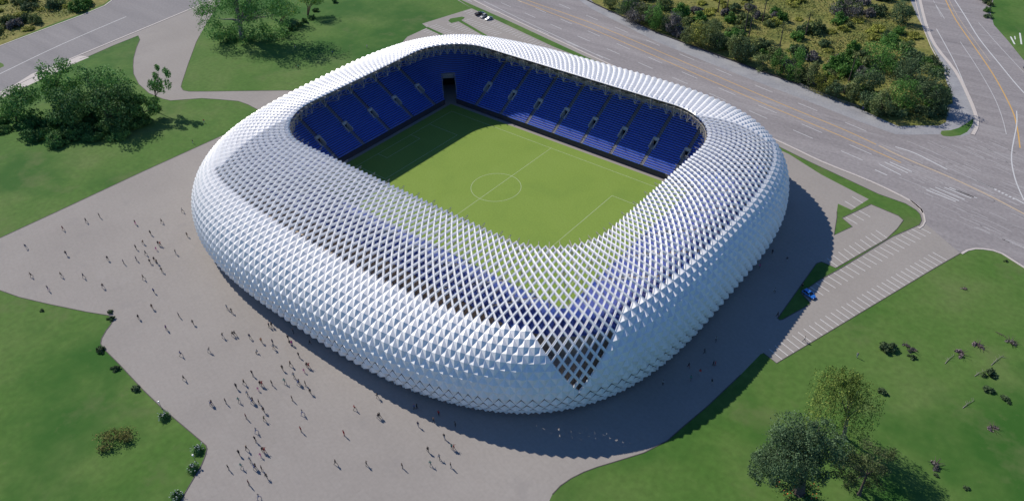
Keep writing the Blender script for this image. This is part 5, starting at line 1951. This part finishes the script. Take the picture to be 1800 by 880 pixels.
add(A3, (70, 409, 'red', 'black', 'n', 'walk', 60), (187, 349, 'dark', 'cream', 'b', 'reach', 200), (192, 453, 'black', 'grey', 'b', 'stride', 190), (199, 449, 'black', 'black', 'b', 'walk', 190), (15, 541, 'red', 'red', 'b', 'stand', 90), (377, 406, 'blue', 'black', 'r', 'stand', 40), (391, 404, 'black', 'black', 'b', 'stand', 200),
    (397, 496, 'navy', 'white', 'b', 'stand', 110), (503, 439, 'red', 'black', 'n', 'stand', 100), (476, 472, 'tan', 'black', 'n', 'stride', 320), (588, 495, 'grey', 'black', 'b', 'stand', 90), (531, 558, 'dark', 'white', 'b', 'stride', 310), (447, 626, 'black', 'black', 'b', 'stride', 150), (570, 611, 'teal', 'black', 'b', 'stand', 0),
    (581, 613, 'red', 'maroon', 'n', 'reach', 20), (506, 664, 'white', 'black', 'b', 'walk', 120), (460, 696, 'teal', 'grey', 'b', 'walk', 100), (565, 707, 'black', 'white', 'b', 'stand', 60), (131, 696, 'dark', 'black', 'b', 'phone', 40), (315, 709, 'black', 'cream', 'b', 'stand', 80), (1657, 282, 'white', 'black', 'b', 'stand', 90))
add(A4, (55, 32, 'brown', 'dark', 'b', 'stand', 60), (170, 58, 'white', 'dark', 'b', 'walk', 100), (111, 120, 'grey', 'dark', 'b', 'walk', 50), (30, 192, 'black', 'maroon', 'b', 'walk', 150), (157, 180, 'black', 'black', 'b', 'stand', 0), (166, 183, 'red', 'maroon', 'n', 'reach', 20), (87, 228, 'red', 'white', 'b', 'bend', 100),
    (41, 257, 'teal', 'grey', 'b', 'walk', 100), (148, 277, 'black', 'white', 'b', 'stand', 60), (625, 57, 'white', 'navy', 'b', 'stride', 40), (897, 140, 'white', 'white', 'o', 'stand', 90))
add(A5, (460, 487, 'dark', 'black', 'b', 'stand', 90), (535, 527, 'dark', 'white', 'b', 'walk', 100), (395, 562, 'pink', 'grey', 'n', 'reach', 60), (472, 687, 'white', 'black', 'b', 'walk', 120), (487, 812, 'dark', 'black', 'n', 'walk', 150), (613, 667, 'black', 'olive', 'o', 'stand', 80))
add(A0, (1521, 247, 'maroon', 'white', 'n', 'walk', 200), (1716, 282, 'blue', 'black', 'n', 'stand', 100), (1529, 354, 'black', 'cream', 'b', 'stand', 20), (1540, 353, 'teal', 'black', 'n', 'stand', 200), (1054, 634, 'red', 'blue', 'n', 'walk', 90), (996, 740, 'black', 'white', 'b', 'phone', 80))
add(lambda x, y: (500+x*.34091, y*.34091), (427, 250, 'white', 'grey', 'b', 'walk', 60))


def pzone(x, y):
    if y < 130 and x > 480:
        return 'on the lawn behind the stadium'
    if x < 385 and y < 260:
        return 'on the left lawn'
    if x > 1480 and y > 580:
        return 'on the right lawn'
    if x > 1395 and y > 560:
        return 'among the parking bays'
    if x > 1150 and y < 700:
        return 'in the right stadium shadow'
    if x < 255 and y < 570:
        return 'on the far left plaza'
    if x < 480 and y < 590:
        return 'on the left plaza'
    if y < 585 + (x-480)*.1 and x < 660:
        return 'near the facade on the left'
    if x < 580 and y < 720:
        return 'in the middle crowd'
    if x < 580:
        return 'in the lower crowd'
    return 'on the lower plaza'


POSEW = {'stand': 'standing', 'walk': 'walking', 'stride': 'striding', 'phone': 'holding something', 'reach': 'with an arm out', 'bend': 'bending forward', 'sit': 'sitting low', 'short': 'walking'}
HAIRW = {'b': '', 'n': '', 'o': 'fair-haired ', 'r': 'red-capped '}
keyed = {}
for p in PEOPLE:
    (x, y), top, bot, hair, pose, hd = p[:6]
    s = p[6] if len(p) > 6 else 1.0
    who = 'child' if s < .9 else 'person'
    cl = 'all in %s' % top if top == bot else '%s top and %s trousers' % (top, bot)
    base = '%s%s in %s %s' % (HAIRW[hair], who, cl, POSEW[pose]) if top != bot else '%s%s %s %s' % (HAIRW[hair], who, cl, POSEW[pose])
    keyed.setdefault((base, pzone(x, y)), []).append(p)
for (base, zn), lst in keyed.items():
    lst.sort(key=lambda p: p[0][0])
    for k, p in enumerate(lst):
        (x, y), top, bot, hair, pose, hd = p[:6]
        s = p[6] if len(p) > 6 else 1.0
        if len(lst) == 1:
            lab = base+' '+zn
        elif k == 0:
            lab = 'leftmost '+base+' '+zn
        elif k == len(lst)-1:
            lab = 'rightmost '+base+' '+zn
        else:
            lab = ORD[k]+' from left '+base+' '+zn
        me = PM[pose]
        o = bpy.data.objects.new('person', me)
        C.objects.link(o)
        g_ = G(x, y)
        zg = .02 if ('lawn' in zn) else .006
        o.location = (g_.x, g_.y, zg)
        o.rotation_euler = (0, 0, math.radians(hd))
        sc_ = 1.14*s*random.uniform(.95, 1.05)
        o.scale = (sc_, sc_, sc_)
        mats = [M_skin, HAIR[hair], CM[top], CM[bot], CM['black']]
        for i, m in enumerate(mats):
            o.material_slots[i].link = 'OBJECT'
            o.material_slots[i].material = m
        tag(o, lab, 'person', 'people around the stadium')
